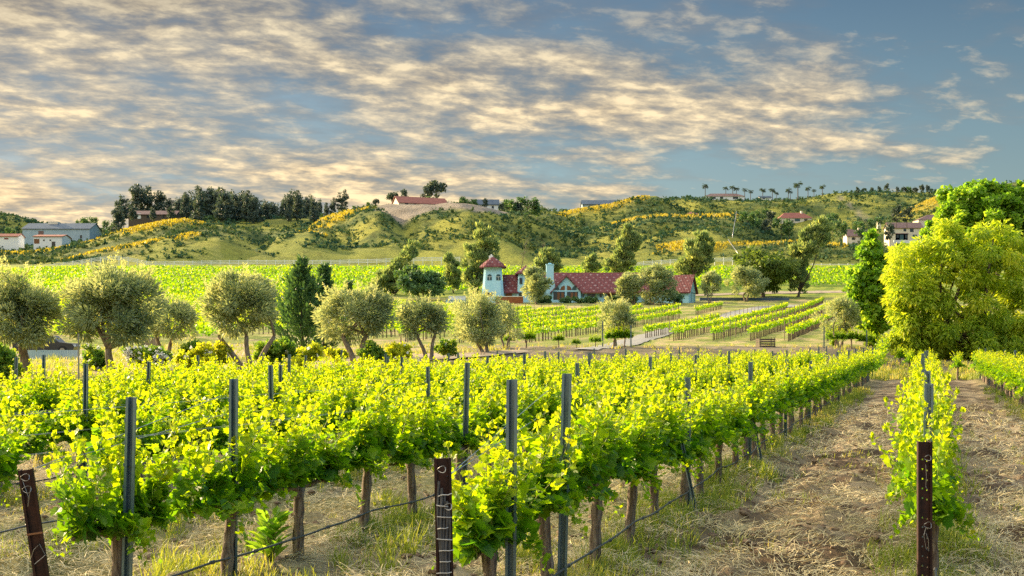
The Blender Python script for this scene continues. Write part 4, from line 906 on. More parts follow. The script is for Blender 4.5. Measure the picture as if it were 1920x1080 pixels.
# far woods: eucalyptus of three makes, copied along the hilltop
def far_proto(label, kind, H, lobes, n, cr, L, Wd, trunk=.35, tt=None):
    r = np.random.default_rng(len(label)); root = thing('eucalyptus_tree' if kind == 'euc' else 'hill_tree', label, 'tree')
    V, Fc, tn = crown(lobes, max(24, n // 34), cr, n, L, Wd, KINDS[kind][4], r, DIA)
    obj('crown', mesh('crown', V, Fc, M[KINDS[kind][0]], tone=tn), root)
    b = MB(); b.tube(np.array([(0, 0, -3), (.2, 0, H * .4), (-.1, 0, H * .85)]), [trunk, trunk * .7, trunk * .25], 6)
    for l in lobes: b.tube(np.array([(.1, 0, H * .35), (l[0] * .6, l[1] * .6, (H * .35 + l[2]) / 2 + 1), l[:3]]), [trunk * .4, trunk * .3, .06], 5)
    b.obj('trunk', M['dbark'], root); return root
EU = [far_proto('tall eucalyptus a', 'euc', 30, [(0, 0, 13, 5, 5, 7), (2, 1, 20, 4, 4, 6), (-2, 0, 24, 3, 3, 5), (1, 0, 28, 1.8, 1.8, 3)], 2600, 1.7, 1.5, .8),
      far_proto('tall eucalyptus bb', 'euc', 27, [(0, 0, 10, 5.5, 5, 7), (-3, 0, 18, 3.5, 3, 5), (3, 0, 20, 3, 3, 5), (2.5, 0, 25, 1.6, 1.6, 2.5), (-3, 0, 23, 1.8, 1.8, 2)], 2400, 1.7, 1.5, .8),
      far_proto('tall eucalyptus ccc', 'euc', 24, [(0, 0, 9, 6, 5, 6), (1, 0, 16, 5, 4, 5), (-1.5, 0, 21, 3, 3, 3)], 2300, 1.8, 1.5, .8)]
_ef = set()
def far_tree(px, ytop, ybase, Y, label, group, i=None, protos=EU, H=(30, 27, 24), wide=1.0, name=None):
    i = random.randrange(3) if i is None else i
    h = (ybase - ytop) / F * Y; sc = h / H[i]; loc = (X(px, Y), Y, Zp(ybase, Y))
    sx = sc * wide * random.uniform(.9, 1.15)
    if (id(protos), i) not in _ef:
        _ef.add((id(protos), i)); o = protos[i]; o.location = loc; o.scale = (sx, sx, sc); o['label'] = label; o['group'] = group; o.rotation_euler = (0, 0, random.uniform(0, 6))
    else: o = dup(protos[i], loc, random.uniform(0, 6), (sx, sx, sc), label, group)
    if name: o.name = name
    return o
GL = 'eucalyptus grove on the left hilltop'
L1 = 'dark eucalyptus in the cluster left of the hilltop grove gap'
for (px, yt, yb, Y, lab) in [(222, 380, 448, 700, 'slim eucalyptus standing lowest at the left end of the grove'), (232, 365, 420, 760, 'eucalyptus just above the slim leftmost one'),
        (256, 342, 418, 770, 'tallest dark eucalyptus over the shaded house'), (276, 349, 418, 775, 'second tallest eucalyptus over the shaded house'), (300, 355, 416, 775, 'open-topped eucalyptus right of the shaded house roof'),
        (318, 370, 416, 765, 'eucalyptus right of the shaded house'), (336, 366, 418, 740, 'pale-lit eucalyptus at the grove centre left')]:
    far_tree(px, yt, yb, Y, lab, GL)
for px, yt, yb, lab in [(250, 384, 415, 'small tree before the left end of the shaded grove house'), (287, 388, 415, 'low tree before the middle of the shaded grove house'), (322, 386, 416, 'small tree before the right end of the shaded grove house')]:
    far_tree(px, yt, yb, 712, lab, GL, 2)
for q in range(32):
    px = 346 + q * 8.2 - max(0, q - 22) * .5 + random.uniform(-3, 3); yt = np.interp(px, [346, 390, 430, 460, 495, 520, 535, 560, 600], [358, 348, 352, 348, 370, 374, 352, 350, 368]) + random.uniform(-4, 26) * random.random()
    far_tree(px, yt, np.interp(px, [346, 500, 600], [424, 436, 425]), random.uniform(700, 800), 'dark eucalyptus in the dense hilltop grove' if px < 530 else 'tall open eucalyptus at the right part of the hilltop grove',
             'dense grove' if px < 530 else 'right grove', wide=random.uniform(.55, .95))
for px, yt, yb, lab in [(642, 357, 402, 'single eucalyptus at the right end of the grove'), (624, 372, 410, 'small eucalyptus beside the single one at the grove end'), (612, 380, 415, 'low eucalyptus in the gap of the grove')]:
    far_tree(px, yt, yb, 740, lab, GL, wide=.9)
BR = [far_proto('broad hill tree a', 'ridge', 12, [(0, 0, 7, 5, 4, 3.5), (3, 0, 9, 3.5, 3, 2.5), (-3, 0, 8, 3, 3, 2.5), (0, 0, 10.5, 2.5, 2.5, 1.5)], 1100, 1.3, 1.2, .8, .25),
      far_proto('broad hill tree bb', 'ridge', 12, [(0, 0, 6, 3.2, 3, 4), (0.8, 0, 9.5, 2.4, 2, 2.5)], 800, 1.2, 1.1, .7, .22),
      far_proto('broad hill tree ccc', 'oak', 12, [(0, 0, 5, 5, 4, 5), (3, 0, 7, 3.4, 3, 4), (-3, 0, 7.5, 3, 3, 3.5)], 1200, 1.3, 1.1, .7, .25)]
HB = (12, 12, 12)
for px, yt, yb, Y, i, w, lab in [(736, 360, 386, 690, 0, 1.1, 'spreading dark tree at the left gable of the hilltop house'), (758, 354, 384, 700, 1, 1.0, 'dark tree behind the left gable of the hilltop house'),
        (818, 337, 384, 700, 0, 1.0, 'largest spreading tree behind the hilltop house roof'), (800, 348, 384, 690, 1, .9, 'darker tree left of the largest hilltop tree'), (802, 366, 385, 670, 2, .7, 'yellowish bush before the hilltop house roof'),
        (868, 366, 392, 690, 2, .9, 'light green tree right of the hilltop house'), (885, 372, 396, 690, 2, .8, 'round tree between the hilltop house and the blue house'),
        (910, 372, 396, 680, 1, .9, 'small tree before the blue hilltop house'), (955, 370, 404, 690, 2, 1.0, 'dark dense tree right of the blue hilltop house'), (990, 365, 408, 700, 2, 1.0, 'tall dark tree ending the central hilltop'),
        (1008, 384, 408, 700, 2, .9, 'low dark tree at the far right of the central hilltop'), (972, 378, 405, 690, 1, 1.2, 'middle tree of the dark group on the central hilltop'), (940, 380, 400, 680, 1, 1.0, 'small tree left of the dark hilltop group'),
        (705, 372, 392, 680, 0, .7, 'small palm-like tree left of the hilltop house'), (690, 377, 394, 670, 2, .9, 'yellow-green bush on the slope left of the hilltop house'), (668, 384, 402, 670, 2, 1.0, 'low yellow-green bush lowest on the hilltop slope'),
        (168, 404, 432, 800, 2, 1.0, 'rounded tree right of the winery barn'), (150, 408, 432, 820, 2, .7, 'small tree at the right end of the barn roof'), (20, 425, 448, 800, 2, .9, 'dim tree left of the winery barn'),
        (205, 412, 438, 760, 2, .9, 'bush between the barn and the grove'),
        (1402, 392, 432, 560, 2, .9, 'bright bush on the crest right of the pipe'), (1428, 388, 420, 640, 2, .8, 'yellow-green tree above the garden on the right slope'), (1445, 395, 430, 600, 1, 1.0, 'slim tree in the garden on the right slope'),
        (1418, 405, 442, 570, 2, .9, 'dark tree in the lower garden of the right slope'), (1465, 405, 440, 570, 2, .8, 'round tree below the red-roofed right house'), (1480, 412, 445, 560, 2, .9, 'tree right below the red-roofed right house'),
        (1435, 410, 445, 565, 1, 1.0, 'slender tree in the lower garden'), (1560, 396, 430, 650, 2, .9, 'yellow tree between the right houses'), (1540, 405, 455, 560, 2, 1.0, 'dark tree behind the crooked cypress'), (1575, 410, 448, 600, 2, .8, 'dark tree right of the crooked cypress top'),
        (1610, 412, 440, 620, 2, 1.0, 'bush left of the cream chimney house'), (1640, 405, 430, 640, 2, 1.0, 'light bush behind the cream chimney house'), (1680, 385, 420, 640, 1, 1.2, 'tall grey-green tree behind the right houses'), (1700, 388, 420, 650, 1, 1.1, 'second grey-green tree behind the right houses'),
        (1668, 418, 455, 540, 1, 1.1, 'grey-green tree in front of the cream house wall'), (1735, 428, 455, 545, 2, .8, 'dark bush at the white terrace'), (1620, 428, 452, 545, 2, .9, 'dark bush left of the terrace')]:
    far_tree(px, yt, yb, Y, lab, 'trees around the hill houses', i, BR, HB, w, 'hill_tree')
for q, px in enumerate([1608, 1620, 1635, 1649, 1662, 1683, 1695, 1704, 1716, 1728, 1740, 1750]):
    yt = 350 + [0, 2, 1, -1, -6, 0, 0, -2, 1, -4, -3, 2][q]; yb = np.interp(px, [1608, 1750], [361, 362])
    far_tree(px, yt, yb + 3, 985, f'small tree on the right skyline, {ORD[q] if q else "leftmost"} of twelve', 'trees on the right skyline', [1, 0, 0, 1, 1, 1, 0, 2, 0, 0, 1, 2][q], BR, HB, .8, 'hill_tree')

# palms on the far ridge
def make_palm():
    r = np.random.default_rng(9); root = thing('palm_tree', 'palm', 'palm tree')
    MB().tube(np.array([(0, 0, -1), (.1, 0, 3), (.05, 0, 7.2)]), [.28, .22, .2], 7).obj('trunk', M['dbark'], root)
    P, T, N, L_ = [], [], [], []
    for q in range(26):
        a = q * 2.4 + r.normal() * .2; el = r.uniform(-.3, 1.1); d = np.array([math.cos(a) * math.cos(el), math.sin(a) * math.cos(el), math.sin(el)]); p = np.array([0.05, 0, 7.2])
        for j in range(9):
            d = unit(d + np.array([.03, 0, -.17])); p = p + d * .28
            sd = unit(np.cross(d, [0, 0, 1]))
            for s in (-1, 1): P.append(p); T.append(sd * s + d * .7 + np.array([0, 0, -.35])); N.append(np.array([0, 0, 1.0]) + r.normal(size=3) * .2); L_.append(.75 * math.sin((j + 1.5) / 10.5 * math.pi) + .25)
    P, T, N, L_ = map(np.array, (P, T, N, L_)); V, Fc, k = leaves(P, T, N, L_, L_ * .16 + .1)
    obj('crown', mesh('crown', V, Fc, M['frond'], tone=np.repeat(r.random(len(P)), k)), root); return root
PALM = make_palm()
for q, (px, yt, yb) in enumerate([(1322, 344, 366), (1361, 349, 367), (1374, 347, 368), (1381, 350, 368), (1396, 352, 369), (1407, 355, 372), (1430, 352, 372), (1448, 352, 373), (1456, 359, 373), (1478, 352, 371), (1482, 357, 371), (1496, 340, 369), (1515, 349, 368), (1526, 354, 367), (1542, 346, 365)]):
    lab = f'dark palm on the far ridge, {ORD[q] if q else "leftmost"} from the left'; loc = (X(px, 985), 985, Zp(yb + 3, 985)); sc = (yb + 3 - yt) / F * 985 / 8.6
    if q == 0: PALM.location = loc; PALM.scale = (sc,) * 3; PALM['label'] = lab; PALM['group'] = 'palms on the ridge'
    else: dup(PALM, loc, random.uniform(0, 6), (sc * 1.05, sc * 1.05, sc), lab, 'palms on the ridge')

# ---------------------------------------------------------------- scrub and golden grass on the hills
SV, SF, ST, sb = [], [], [], 0; GV, GF, GT, gb = [], [], [], 0
for Xg, Yg, Zg, cov, gmm in SHEETS:
    a = np.stack([Xg, Yg, Zg], -1); e1_ = a[:-1, 1:] - a[:-1, :-1]; e2_ = a[1:, :-1] - a[:-1, :-1]
    area = np.linalg.norm(np.cross(e1_, e2_), axis=-1); Yc = Yg[:-1, :-1]; pxc = 960 + F * Xg[:-1, :-1] / Yc
    vis = (pxc > -250) & (pxc < 2150); cv = cov[:-1, :-1]
    for which in (0, 1):
        g1 = gmm[:-1, :-1]
        dn = area * vis * ((cv == 0) * np.clip(1.1 - g1 * 1.3, 0, 1) * (0.17 if Yc.mean() < 660 else .085) if which == 0 else np.clip(g1 - .12, 0, 1) * 1.0)
        n = r_ = rng.poisson(dn); idx = np.repeat(np.arange(n.size), n.ravel())
        if not len(idx): continue
        i, j = np.unravel_index(idx, n.shape); fu = rng.random(len(i))[:, None]; fvv = rng.random(len(i))[:, None]
        P = a[i, j] + e1_[i, j] * fu + e2_[i, j] * fvv
        if which == 0:
            dens = fbm(P[:, 0] / 26, P[:, 1] / 26, 3, 21); kp = dens + rng.normal(0, .1, len(P)) > .41; P = P[kp]; nl = 9
            sz = .35 + 1.9 * rng.random(len(P)) ** 2.2 * (1 if Yc.mean() < 660 else 1.5)
            B = np.repeat(P, nl, 0); S_ = np.repeat(sz, nl); d = rdir(len(B)); d[:, 2] = np.abs(d[:, 2])
            B = B + d * S_[:, None] * np.array([.8, .8, .75]) * rng.uniform(.4, 1, len(B))[:, None]
            V, Fc, k = leaves(B - 0, rdir(len(B)) + np.array([0, 0, .3]), d + rdir(len(B)) * .6, S_ * .75, S_ * .6)
            tn = np.clip(np.repeat(.38 + -.06 + rng.normal(0, .13, len(P)) + .9 * (fbm(P[:, 0] / 40, P[:, 1] / 40, 3, 31) - .5), nl) + rng.normal(0, .1, len(B)), 0, 1)
            SV.append(V); SF.append(Fc + sb); ST.append(np.repeat(tn, k)); sb += len(V)
        else:
            nl = 3; B = np.repeat(P, nl, 0) + rng.normal(0, .25, (len(P) * nl, 3)) * np.array([1, 1, 0]); L_ = rng.uniform(.7, 1.6, len(B))
            V, Fc, k = leaves(B, rng.normal(0, .35, (len(B), 3)) + np.array([.15, 0, 1]), rdir(len(B)), L_, L_ * .45)
            GV.append(V); GF.append(Fc + gb); GT.append(np.repeat(rng.random(len(B)), k)); gb += len(V)
tag(obj('scrub', mesh('scrub', np.concatenate(SV), np.concatenate(SF), M['scrub'], tone=np.concatenate(ST))), 'low olive-green scrub bushes covering the hillsides', 'scrub', None, 'stuff')
tag(obj('golden_grass', mesh('golden_grass', np.concatenate(GV), np.concatenate(GF), M['gold'], tone=np.concatenate(GT))), 'golden dry grass and flowers along the sunlit hill crests', 'grass', None, 'stuff')

# ---------------------------------------------------------------- the white house
HYD = 266.0; HS = F / HYD
HX0 = X(1100, HYD); HZ0 = float(zt(HX0, HYD)) - 0.25
house = thing('house', 'long white house with red tiled roof, flared tower, turret and chimney', 'house', (HX0, HYD, HZ0))
def hx(p): return (p - 1100) / HS
def hz(py, Y=HYD): return CH + (HY - py) / F * Y - HZ0
def arch(w, h, n=10):
    r = w / 2
    return [(-r, 0), (r, 0)] + [(r * math.cos(a), h - r + r * math.sin(a)) for a in np.linspace(0, math.pi, n)]
def shift(p, dx, dz): return [(a + dx, b + dz) for a, b in p]
def octo(w, z, c=0.76): return [(-c*w, -w, z), (c*w, -w, z), (w, -c*w, z), (w, c*w, z), (c*w, w, z), (-c*w, w, z), (-w, c*w, z), (-w, -c*w, z)]
def loft(secs, cx, cy, cap=True):
    b = MB(); V = [(x + cx, y + cy, z) for s in secs for x, y, z in s]; n = 8; Fc = []
    for i in range(len(secs) - 1):
        for j in range(n): k = (j + 1) % n; Fc.append((i*n+j, i*n+k, (i+1)*n+k, (i+1)*n+j))
    if cap: Fc.append(tuple(range((len(secs)-1)*n, len(secs)*n)))
    return b.add(V, Fc)
tx = hx(924); ty = 2.0
prof = [(2.72, -0.8), (2.66, 0.0), (2.58, hz(552)), (2.40, hz(535)), (2.18, hz(515)), (2.05, hz(499))]
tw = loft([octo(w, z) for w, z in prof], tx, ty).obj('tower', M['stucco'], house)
ez = hz(500)
rf = loft([octo(3.12, ez - .20, .62), octo(3.16, ez - .02, .62), octo(2.2, ez + .95, .62), octo(1.0, ez + 1.85, .62), octo(.05, hz(480), .62)], tx, ty).obj('tower_roof', M['tile'], house)
MB().box(tx - .95, tx + .05, ty - .1, ty + .9, ez + 1.0, hz(478)).box(tx - .55, tx - .2, ty + .1, ty + .5, hz(478), hz(475.5)).obj('roof_vent', M['white'], rf)
for p in (918, 934.5):
    zc = hz(526); y0 = ty - 2.27
    wf = MB().prism(shift(arch(1.06, 1.46), hx(p), zc), 'y', y0 - .04, y0 + .35).obj('window', M['tealglass'], tw)
    fr = MB()
    fr.box(hx(p) - .55, hx(p) + .55, y0 - .075, y0 - .042, zc + .82, zc + .90); fr.box(hx(p) - .03, hx(p) + .03, y0 - .072, y0 - .042, zc + .02, zc + .8)
    fr.obj('frame', M['white'], wf)
MB().box(hx(909), hx(923), ty - 2.72, ty - 2.0, hz(555.5), hz(548.5)).obj('window', M['darkglass'], tw)
# link between tower and turret: swept roof over a low wall with timber door
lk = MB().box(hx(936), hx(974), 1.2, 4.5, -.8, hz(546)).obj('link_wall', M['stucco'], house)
MB().box(hx(931), hx(937), .75, 1.15, -.3, hz(547.5)).obj('door', M['timber'], lk)
MB().box(hx(948), hx(960), 1.0, 1.3, -.3, hz(548)).obj('door', M['timber'], lk)
lr = MB(); ptop, pbot = [(hx(942), 4.2, hz(513)), (hx(975), 4.2, hz(513))], [(hx(932), .5, hz(548)), (hx(973), .5, hz(548))]
n_ = 8; Vt = []
for i in range(n_ + 1):
    t = i / n_; sag = -0.55 * math.sin(t * math.pi) ** 1 * (1 - .3 * t)
    for a, b in zip(ptop, pbot):
        Vt.append(tuple(a[q] * (1 - t) + b[q] * t + (sag if q == 2 else (0.55 * math.sin(t * math.pi) if (q == 0 and a[0] < hx(950)) else 0)) for q in range(3)))
nv = len(Vt); Vb = [(x, y, z - .22) for x, y, z in Vt]
lr.add(Vt + Vb, [(2*i, 2*i+1, 2*i+3, 2*i+2) for i in range(n_)] + [(nv+2*i+2, nv+2*i+3, nv+2*i+1, nv+2*i) for i in range(n_)] +
       [(2*i+2, nv+2*i+2, nv+2*i, 2*i) for i in range(n_)] + [(2*i+1, nv+2*i+1, nv+2*i+3, 2*i+3) for i in range(n_)] + [(2*n_, 2*n_+1, nv+2*n_+1, nv+2*n_)])
lr.obj('link_roof', M['tile'], house)
# second turret
ux, uy = hx(986), 2.4
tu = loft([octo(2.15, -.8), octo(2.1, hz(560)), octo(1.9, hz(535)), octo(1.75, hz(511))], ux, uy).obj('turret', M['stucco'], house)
loft([octo(2.5, hz(512.5) - .15, .62), octo(2.55, hz(512), .62), octo(1.3, hz(504), .62), octo(.05, hz(496), .62)], ux, uy).obj('turret_roof', M['tile'], house)
MB().box(ux - 1.5, ux - .85, uy - 2.06, uy - 1.5, hz(532), hz(521)).obj('window', M['darkglass'], tu)
MB().box(ux - 1.75, ux - .9, uy - 2.2, uy - 1.6, hz(562), hz(548)).obj('window', M['darkglass'], tu)
# long wing
x0, x1 = hx(1012), hx(1262); ze = hz(548, HYD - 1); zrg = hz(511, HYD + 5.5); yr = 5.5
wall = MB().box(x0 + .6, x1 - .4, 0, 11, -.8, ze + .1)
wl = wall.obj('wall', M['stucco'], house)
rb = MB().prism([(-.9, ze - .28), (-.9, ze - .02), (yr, zrg), (11.9, ze - .02), (11.9, ze - .28), (yr, zrg - .28)], 'x', x0, x1)
rb.obj('roof', M['tile'], house)
MB().box(x0, x1, -1.05, -.9, ze - .30, ze - .08).obj('gutter', M['timber'], house)
# projecting gable with arched glazing
gx = hx(1061.5); gw = (1088 - 1035) / 2 / HS; gy = -1.6; ga = hz(519, HYD - 1.6); gb_ = hz(547, HYD - 1.6)
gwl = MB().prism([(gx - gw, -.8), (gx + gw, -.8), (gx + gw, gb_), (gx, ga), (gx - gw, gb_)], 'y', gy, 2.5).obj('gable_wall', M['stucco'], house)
sl = (ga - gb_) / gw; ov = .55
gp = [(gx - gw - ov, gb_ - ov * sl + .04), (gx, ga + .04), (gx + gw + ov, gb_ - ov * sl + .04), (gx + gw + ov, gb_ - ov * sl + .34), (gx, ga + .40), (gx - gw - ov, gb_ - ov * sl + .34)]
MB().prism(gp, 'y', gy - .5, 4.6).obj('gable_roof', M['tile'], house)
def fan(cx, cz, r, a0, a1, n=8): return [(cx, cz)] + [(cx + r * math.cos(a), cz + r * math.sin(a)) for a in np.linspace(a0, a1, n)]
zt_ = hz(544, HYD - 1.6)
for cxp, a0, a1, mm in ((1040, 0, math.pi / 2, 'tealglass'), (1058.5, math.pi / 2, math.pi, 'timber'), (1062.5, 0, math.pi / 2, 'timber'), (1080, math.pi / 2, math.pi, 'tealglass')):
    MB().prism(fan(hx(cxp), zt_, 1.08, a0, a1), 'y', gy - .03, gy + .2).obj('window', M[mm], gwl)
for a, b in ((1037, 1058.5), (1062.5, 1083)):
    w = MB().box(hx(a), hx(b), gy - .03, gy + .2, hz(562, HYD - 1.6), hz(547, HYD - 1.6)).obj('window', M['darkglass'], gwl)
    q = MB()
    for t in (.45, .80): q.box(hx(a + (b - a) * t) - .28, hx(a + (b - a) * t) + .28, gy - .06, gy - .032, hz(562, HYD - 1.6), hz(548.5, HYD - 1.6))
    q.obj('door', M['timber'], w)
for a, b, c, d, mm, nm in ((1101, 1117, 548.7, 557.5, 'darkglass', 'window'), (1124, 1128.5, 548.7, 557.5, 'darkglass', 'window'), (1138.5, 1154, 548.7, 563, 'timber', 'door'), (1163, 1167, 551, 560, 'darkglass', 'window'),
                           (1170, 1175, 551, 566, 'darkglass', 'window'), (1092, 1095, 549, 557, 'darkglass', 'window')):
    MB().box(hx(a), hx(b), -.03, .2, hz(d), hz(c)).obj(nm, M[mm], wl)
for p in (1032, 1097, 1182):
    MB().box(hx(p) - .12, hx(p) + .12, -.25, -.002, hz(552), hz(549)).prism([(hx(p) - .2, hz(549)), (hx(p) + .2, hz(549)), (hx(p), hz(547.8))], 'y', -.32, -.002).obj('wall_lamp', M['white'], wl)
# big chimney with flared foot
cb = MB(); cxh = hx(1031); hw = .86
cs = [(1.35, -.8), (1.28, hz(540)), (.98, hz(530)), (hw, hz(522)), (hw, hz(497))]
Vc = [(cxh + sx * w, -1.2 + yy_, z) for w, z in cs for sx, yy_ in ((-1, 0), (1, 0), (1, 2.2), (-1, 2.2))]
cb.add(Vc, [(4*i+j, 4*i+(j+1) % 4, 4*i+4+(j+1) % 4, 4*i+4+j) for i in range(len(cs)-1) for j in range(4)] + [tuple(range(4*len(cs)-4, 4*len(cs)))])
cb.box(cxh - hw - .1, cxh + hw + .1, -1.3, 1.1, hz(497), hz(495.6)).box(cxh - .35, cxh + .35, -.6, .3, hz(495.6), hz(493.5))
cb.obj('chimney', M['stucco'], house)
# low planting along the front wall
for p, w, hgt, lab in ((1075, 46, 7, 'dark hedge of low bushes under the gable windows'), (1110, 20, 8, 'low dark bush under the black front window'), (1150, 34, 8, 'dark bushes beside the front door'), (1183, 22, 10, 'dark bushes under the low olive'), (1020, 24, 9, 'dark low bushes at the chimney foot')):
    tree('shrub', lab, 'shrub', 'oak', p, 261, [(p + q * w / 5, 566 - hgt * .45, w / 7, hgt * .6) for q in (-2, -1, 0, 1, 2)], 30, .5, 1300, 'bushes along the house front', .05, 1, limbs=False, L=.4, Wd=.28)
# garage at the right end
a_ = R(25); gX, gY = X(1291, 261), 261.0; gzz = float(zt(gX, gY)) - .3
gar = thing('garage', 'small white garage with steep red tiled roof at the right end of the house', 'garage', (gX, gY, gzz), -a_)
def gz_(py, Y=261): return CH + (HY - py) / F * Y - gzz
gl, gd = 8.5, 5.8; e_ = gz_(545.5); ap = gz_(518, 263)
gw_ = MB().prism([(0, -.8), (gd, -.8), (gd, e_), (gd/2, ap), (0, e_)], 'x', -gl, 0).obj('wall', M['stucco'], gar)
k_ = (ap - e_) / (gd / 2)
MB().prism([(-.5, e_ - .5*k_ + .05), (gd/2, ap + .05), (gd + .5, e_ - .5*k_ + .05), (gd + .5, e_ - .5*k_ + .36), (gd/2, ap + .42), (-.5, e_ - .5*k_ + .36)], 'x', -gl - .3, .55).obj('roof', M['tile'], gar)
gd_ = MB().box(-.1, .03, 2.2, 5.0, 0, e_ - .5).obj('door', M['stucco'], gw_)
MB().box(.031, .06, 2.05, 2.2, -.1, e_ - .3).box(.031, .06, 5.0, 5.15, -.1, e_ - .3).box(.031, .06, 2.05, 5.15, e_ - .45, e_ - .3).box(.031, .06, .2, 2.05, e_ - .18, e_ - .05).obj('frame', M['blueroof'], gd_)
MB().prism(fan(-3.0, e_ - .95, .55, 0, math.pi, 12), 'y', -.03, .2).obj('window', M['darkglass'], gw_)
MB().box(-3.6, -1.4, -.05, .2, 0, .95).obj('window', M['darkglass'], gw_)
MB().prism([(gd/2 + .22 * math.cos(t), ap - 1.3 + .22 * math.sin(t)) for t in np.linspace(0, 2*math.pi, 10, endpoint=False)], 'x', -.1, .03).obj('vent', M['bluewall'], gw_)
MB().box(.002, .22, .35, .6, e_ - .85, e_ - .5).obj('wall_lamp', M['white'], gw_)
# walls beside the tower
def block(name, label, cat, px0, px1, yt, yb, Y, dep, m, cap=None):
    xa, xb = X(px0, Y), X(px1, Y); zb = Zp(yb, Y) - .5; w = xb - xa; h = Zp(yt, Y) - zb
    r = thing(name, label, cat, (xa, Y, zb))
    MB().box(0, w, 0, dep, 0, h).obj('wall', M[m], r)
    if cap: MB().box(-.06, w + .06, -.06, dep + .06, h + .002, h + .14).obj('coping', M[cap], r)
    return r, w, h
block('retaining_wall', 'orange-brown retaining wall below the tower', 'wall', 930, 981, 556.5, 569, 259, .6, 'brick', 'white')
pwl, w, h = block('pool_wall', 'low pale wall with dark railing left of the tower', 'wall', 836, 873, 562, 571, 262, .5, 'stucco')
pr = MB()
for q in range(12): pr.box(q * w / 11 - .025, q * w / 11 + .025, -.35, -.30, -.2, h * .9)
pr.box(0, w, -.36, -.29, h * .88, h * .95); pr.obj('railing', M['blueroof'], pwl)
block('pool_house', 'small cream box building behind the pale low wall', 'building', 841, 872, 556, 566, 266, 3.5, 'white', 'white')
block('retaining_wall', 'dark low wall behind the vine rows right of the garage', 'wall', 1312, 1480, 558, 570, 272, .6, 'blueroof')

# ---------------------------------------------------------------- buildings on the hills
_pxs = [np.stack([960 + F * a / b, HY - F * (c - CH) / b, b, a, c], -1).reshape(-1, 5) for a, b, c, d, e in SHEETS]
_all = np.concatenate(_pxs)
def sheet_hit(px, py):
    d = np.hypot(_all[:, 0] - px, (_all[:, 1] - py)); k = np.where(d < 6)[0]
    if not len(k): k = [d.argmin()]
    k = np.array(k); q = k[_all[k, 2].argmin()]
    Y = _all[q, 2]; return np.array([X(px, Y), Y, Zp(py, Y)])
def far_house(name, label, px0, px1, yridge, yeave, ybase, Y, wm, rm, dep=12, wins=(), hip=0.0, chim=None, cat='house', gable_left=False, rz=0):
    if Y is None: Y = float(sheet_hit((px0 + px1) / 2, ybase)[1])
    s = F / Y; xc = X((px0 + px1) / 2, Y); zb = Zp(ybase, Y)
    r = thing(name, label, cat, (xc, Y, zb), rz); w = (px1 - px0) / s / 2; he = (ybase - yeave) / s; hr = max(he + .4, CH + (HY - yridge) / F * (Y + dep/2) - zb)
    wlo = MB().box(-w, w, 0, dep, -6, he)
    if hip <= 0: wlo.prism([(0, he), (dep, he), (dep/2, hr - .15)], 'x', -w, w)
    wlo = wlo.obj('wall', M[wm], r)
    o = .6; t = .3
    if hip > 0:
        hq = min(hip, w - .3)
        b = MB().add([(-w-o, -o, he), (w+o, -o, he), (w+o, dep+o, he), (-w-o, dep+o, he), (-w+hq, dep/2, hr), (w-hq, dep/2, hr)], [(0, 1, 5, 4), (1, 2, 5), (2, 3, 4, 5), (3, 0, 4), (3, 2, 1, 0)])
        rfo = b.obj('roof', M[rm], r)
    else:
        k = (hr - he) / (dep/2)
        rfo = MB().prism([(-o, he - o*k), (dep/2, hr), (dep+o, he - o*k), (dep+o, he - o*k + t), (dep/2, hr + t), (-o, he - o*k + t)], 'x', -w - o, w + o).obj('roof', M[rm], r)
    for (a, b, c, d, *mm) in wins:
        MB().box((a - (px0 + px1)/2)/s, (b - (px0 + px1)/2)/s, -.04, .3, (ybase - d)/s, (ybase - c)/s).obj('door' if len(mm) > 1 else 'window', M[mm[0] if mm else 'darkglass'], wlo)
    if chim:
        a, b, c = chim; MB().box((a - (px0 + px1)/2)/s, (b - (px0 + px1)/2)/s, dep*.4, dep*.6, he, CH + (HY - c)/F*(Y + dep/2) - zb).obj('chimney', M['cream'], rfo)
    return r
BG = 'buildings on the far left slope'
far_house('winery_barn', 'long grey-blue barn with dark blue roof on the far left', 42, 168, 419.5, 429, 448, 740, 'bluewall', 'blueroof', 22, [(72, 82, 433, 440, 'brownroof'), (150, 154, 441, 447), (115, 120, 441, 447)], cat='barn', chim=(80, 98, 416))
far_house('outbuilding', 'small white outbuilding with red roof edge below the barn', 63, 116, 441, 443.5, 466, 690, 'white', 'redroof', 14, [(97, 104, 453, 463), (81, 84, 449, 452), (93, 96, 449, 452), (64, 74, 448, 457, 'timber')], cat='outbuilding')
far_house('outbuilding', 'white shed with pink roof at the left photo edge', -20, 34, 439, 443, 456, 690, 'white', 'redroof', 9, [(8, 16, 446, 449, 'redroof')], cat='outbuilding')
far_house('house', 'shaded low house under the dark hilltop eucalyptus trees', 241, 330, 396, 402, 411, 725, 'dbark', 'brownroof', 12, [(258, 264, 400, 410, 'white'), (275, 280, 403, 409), (288, 294, 403, 409), (302, 308, 403, 409)])
far_house('house', 'cream hilltop house with long red roof', 746, 842, 371, 381.5, 388, 660, 'cream', 'redroof', 13, [(776, 780, 381.8, 387, 'tealglass'), (758, 764, 382, 386)], rz=.4)
far_house('house', 'small pale house with blue roof among hilltop trees', 893, 934, 375, 383, 396, 700, 'white', 'blueroof', 9, [(900, 904, 386, 391), (922, 926, 386, 391)])
far_house('house', 'long low house with teal blue roof behind the hill crest', 1092, 1178, 376, 383, 392, 790, 'bluewall', 'blueroof', 14, [(1105, 1110, 385, 390), (1140, 1146, 385, 390), (1160, 1165, 385, 390)])
far_house('house', 'long white ridge-top house among the palms', 1322, 1396, 363, 368, 374, 978, 'white', 'brownroof', 13, [(1330, 1342, 369, 373), (1350, 1356, 369, 373), (1374, 1384, 369, 373)], hip=6)
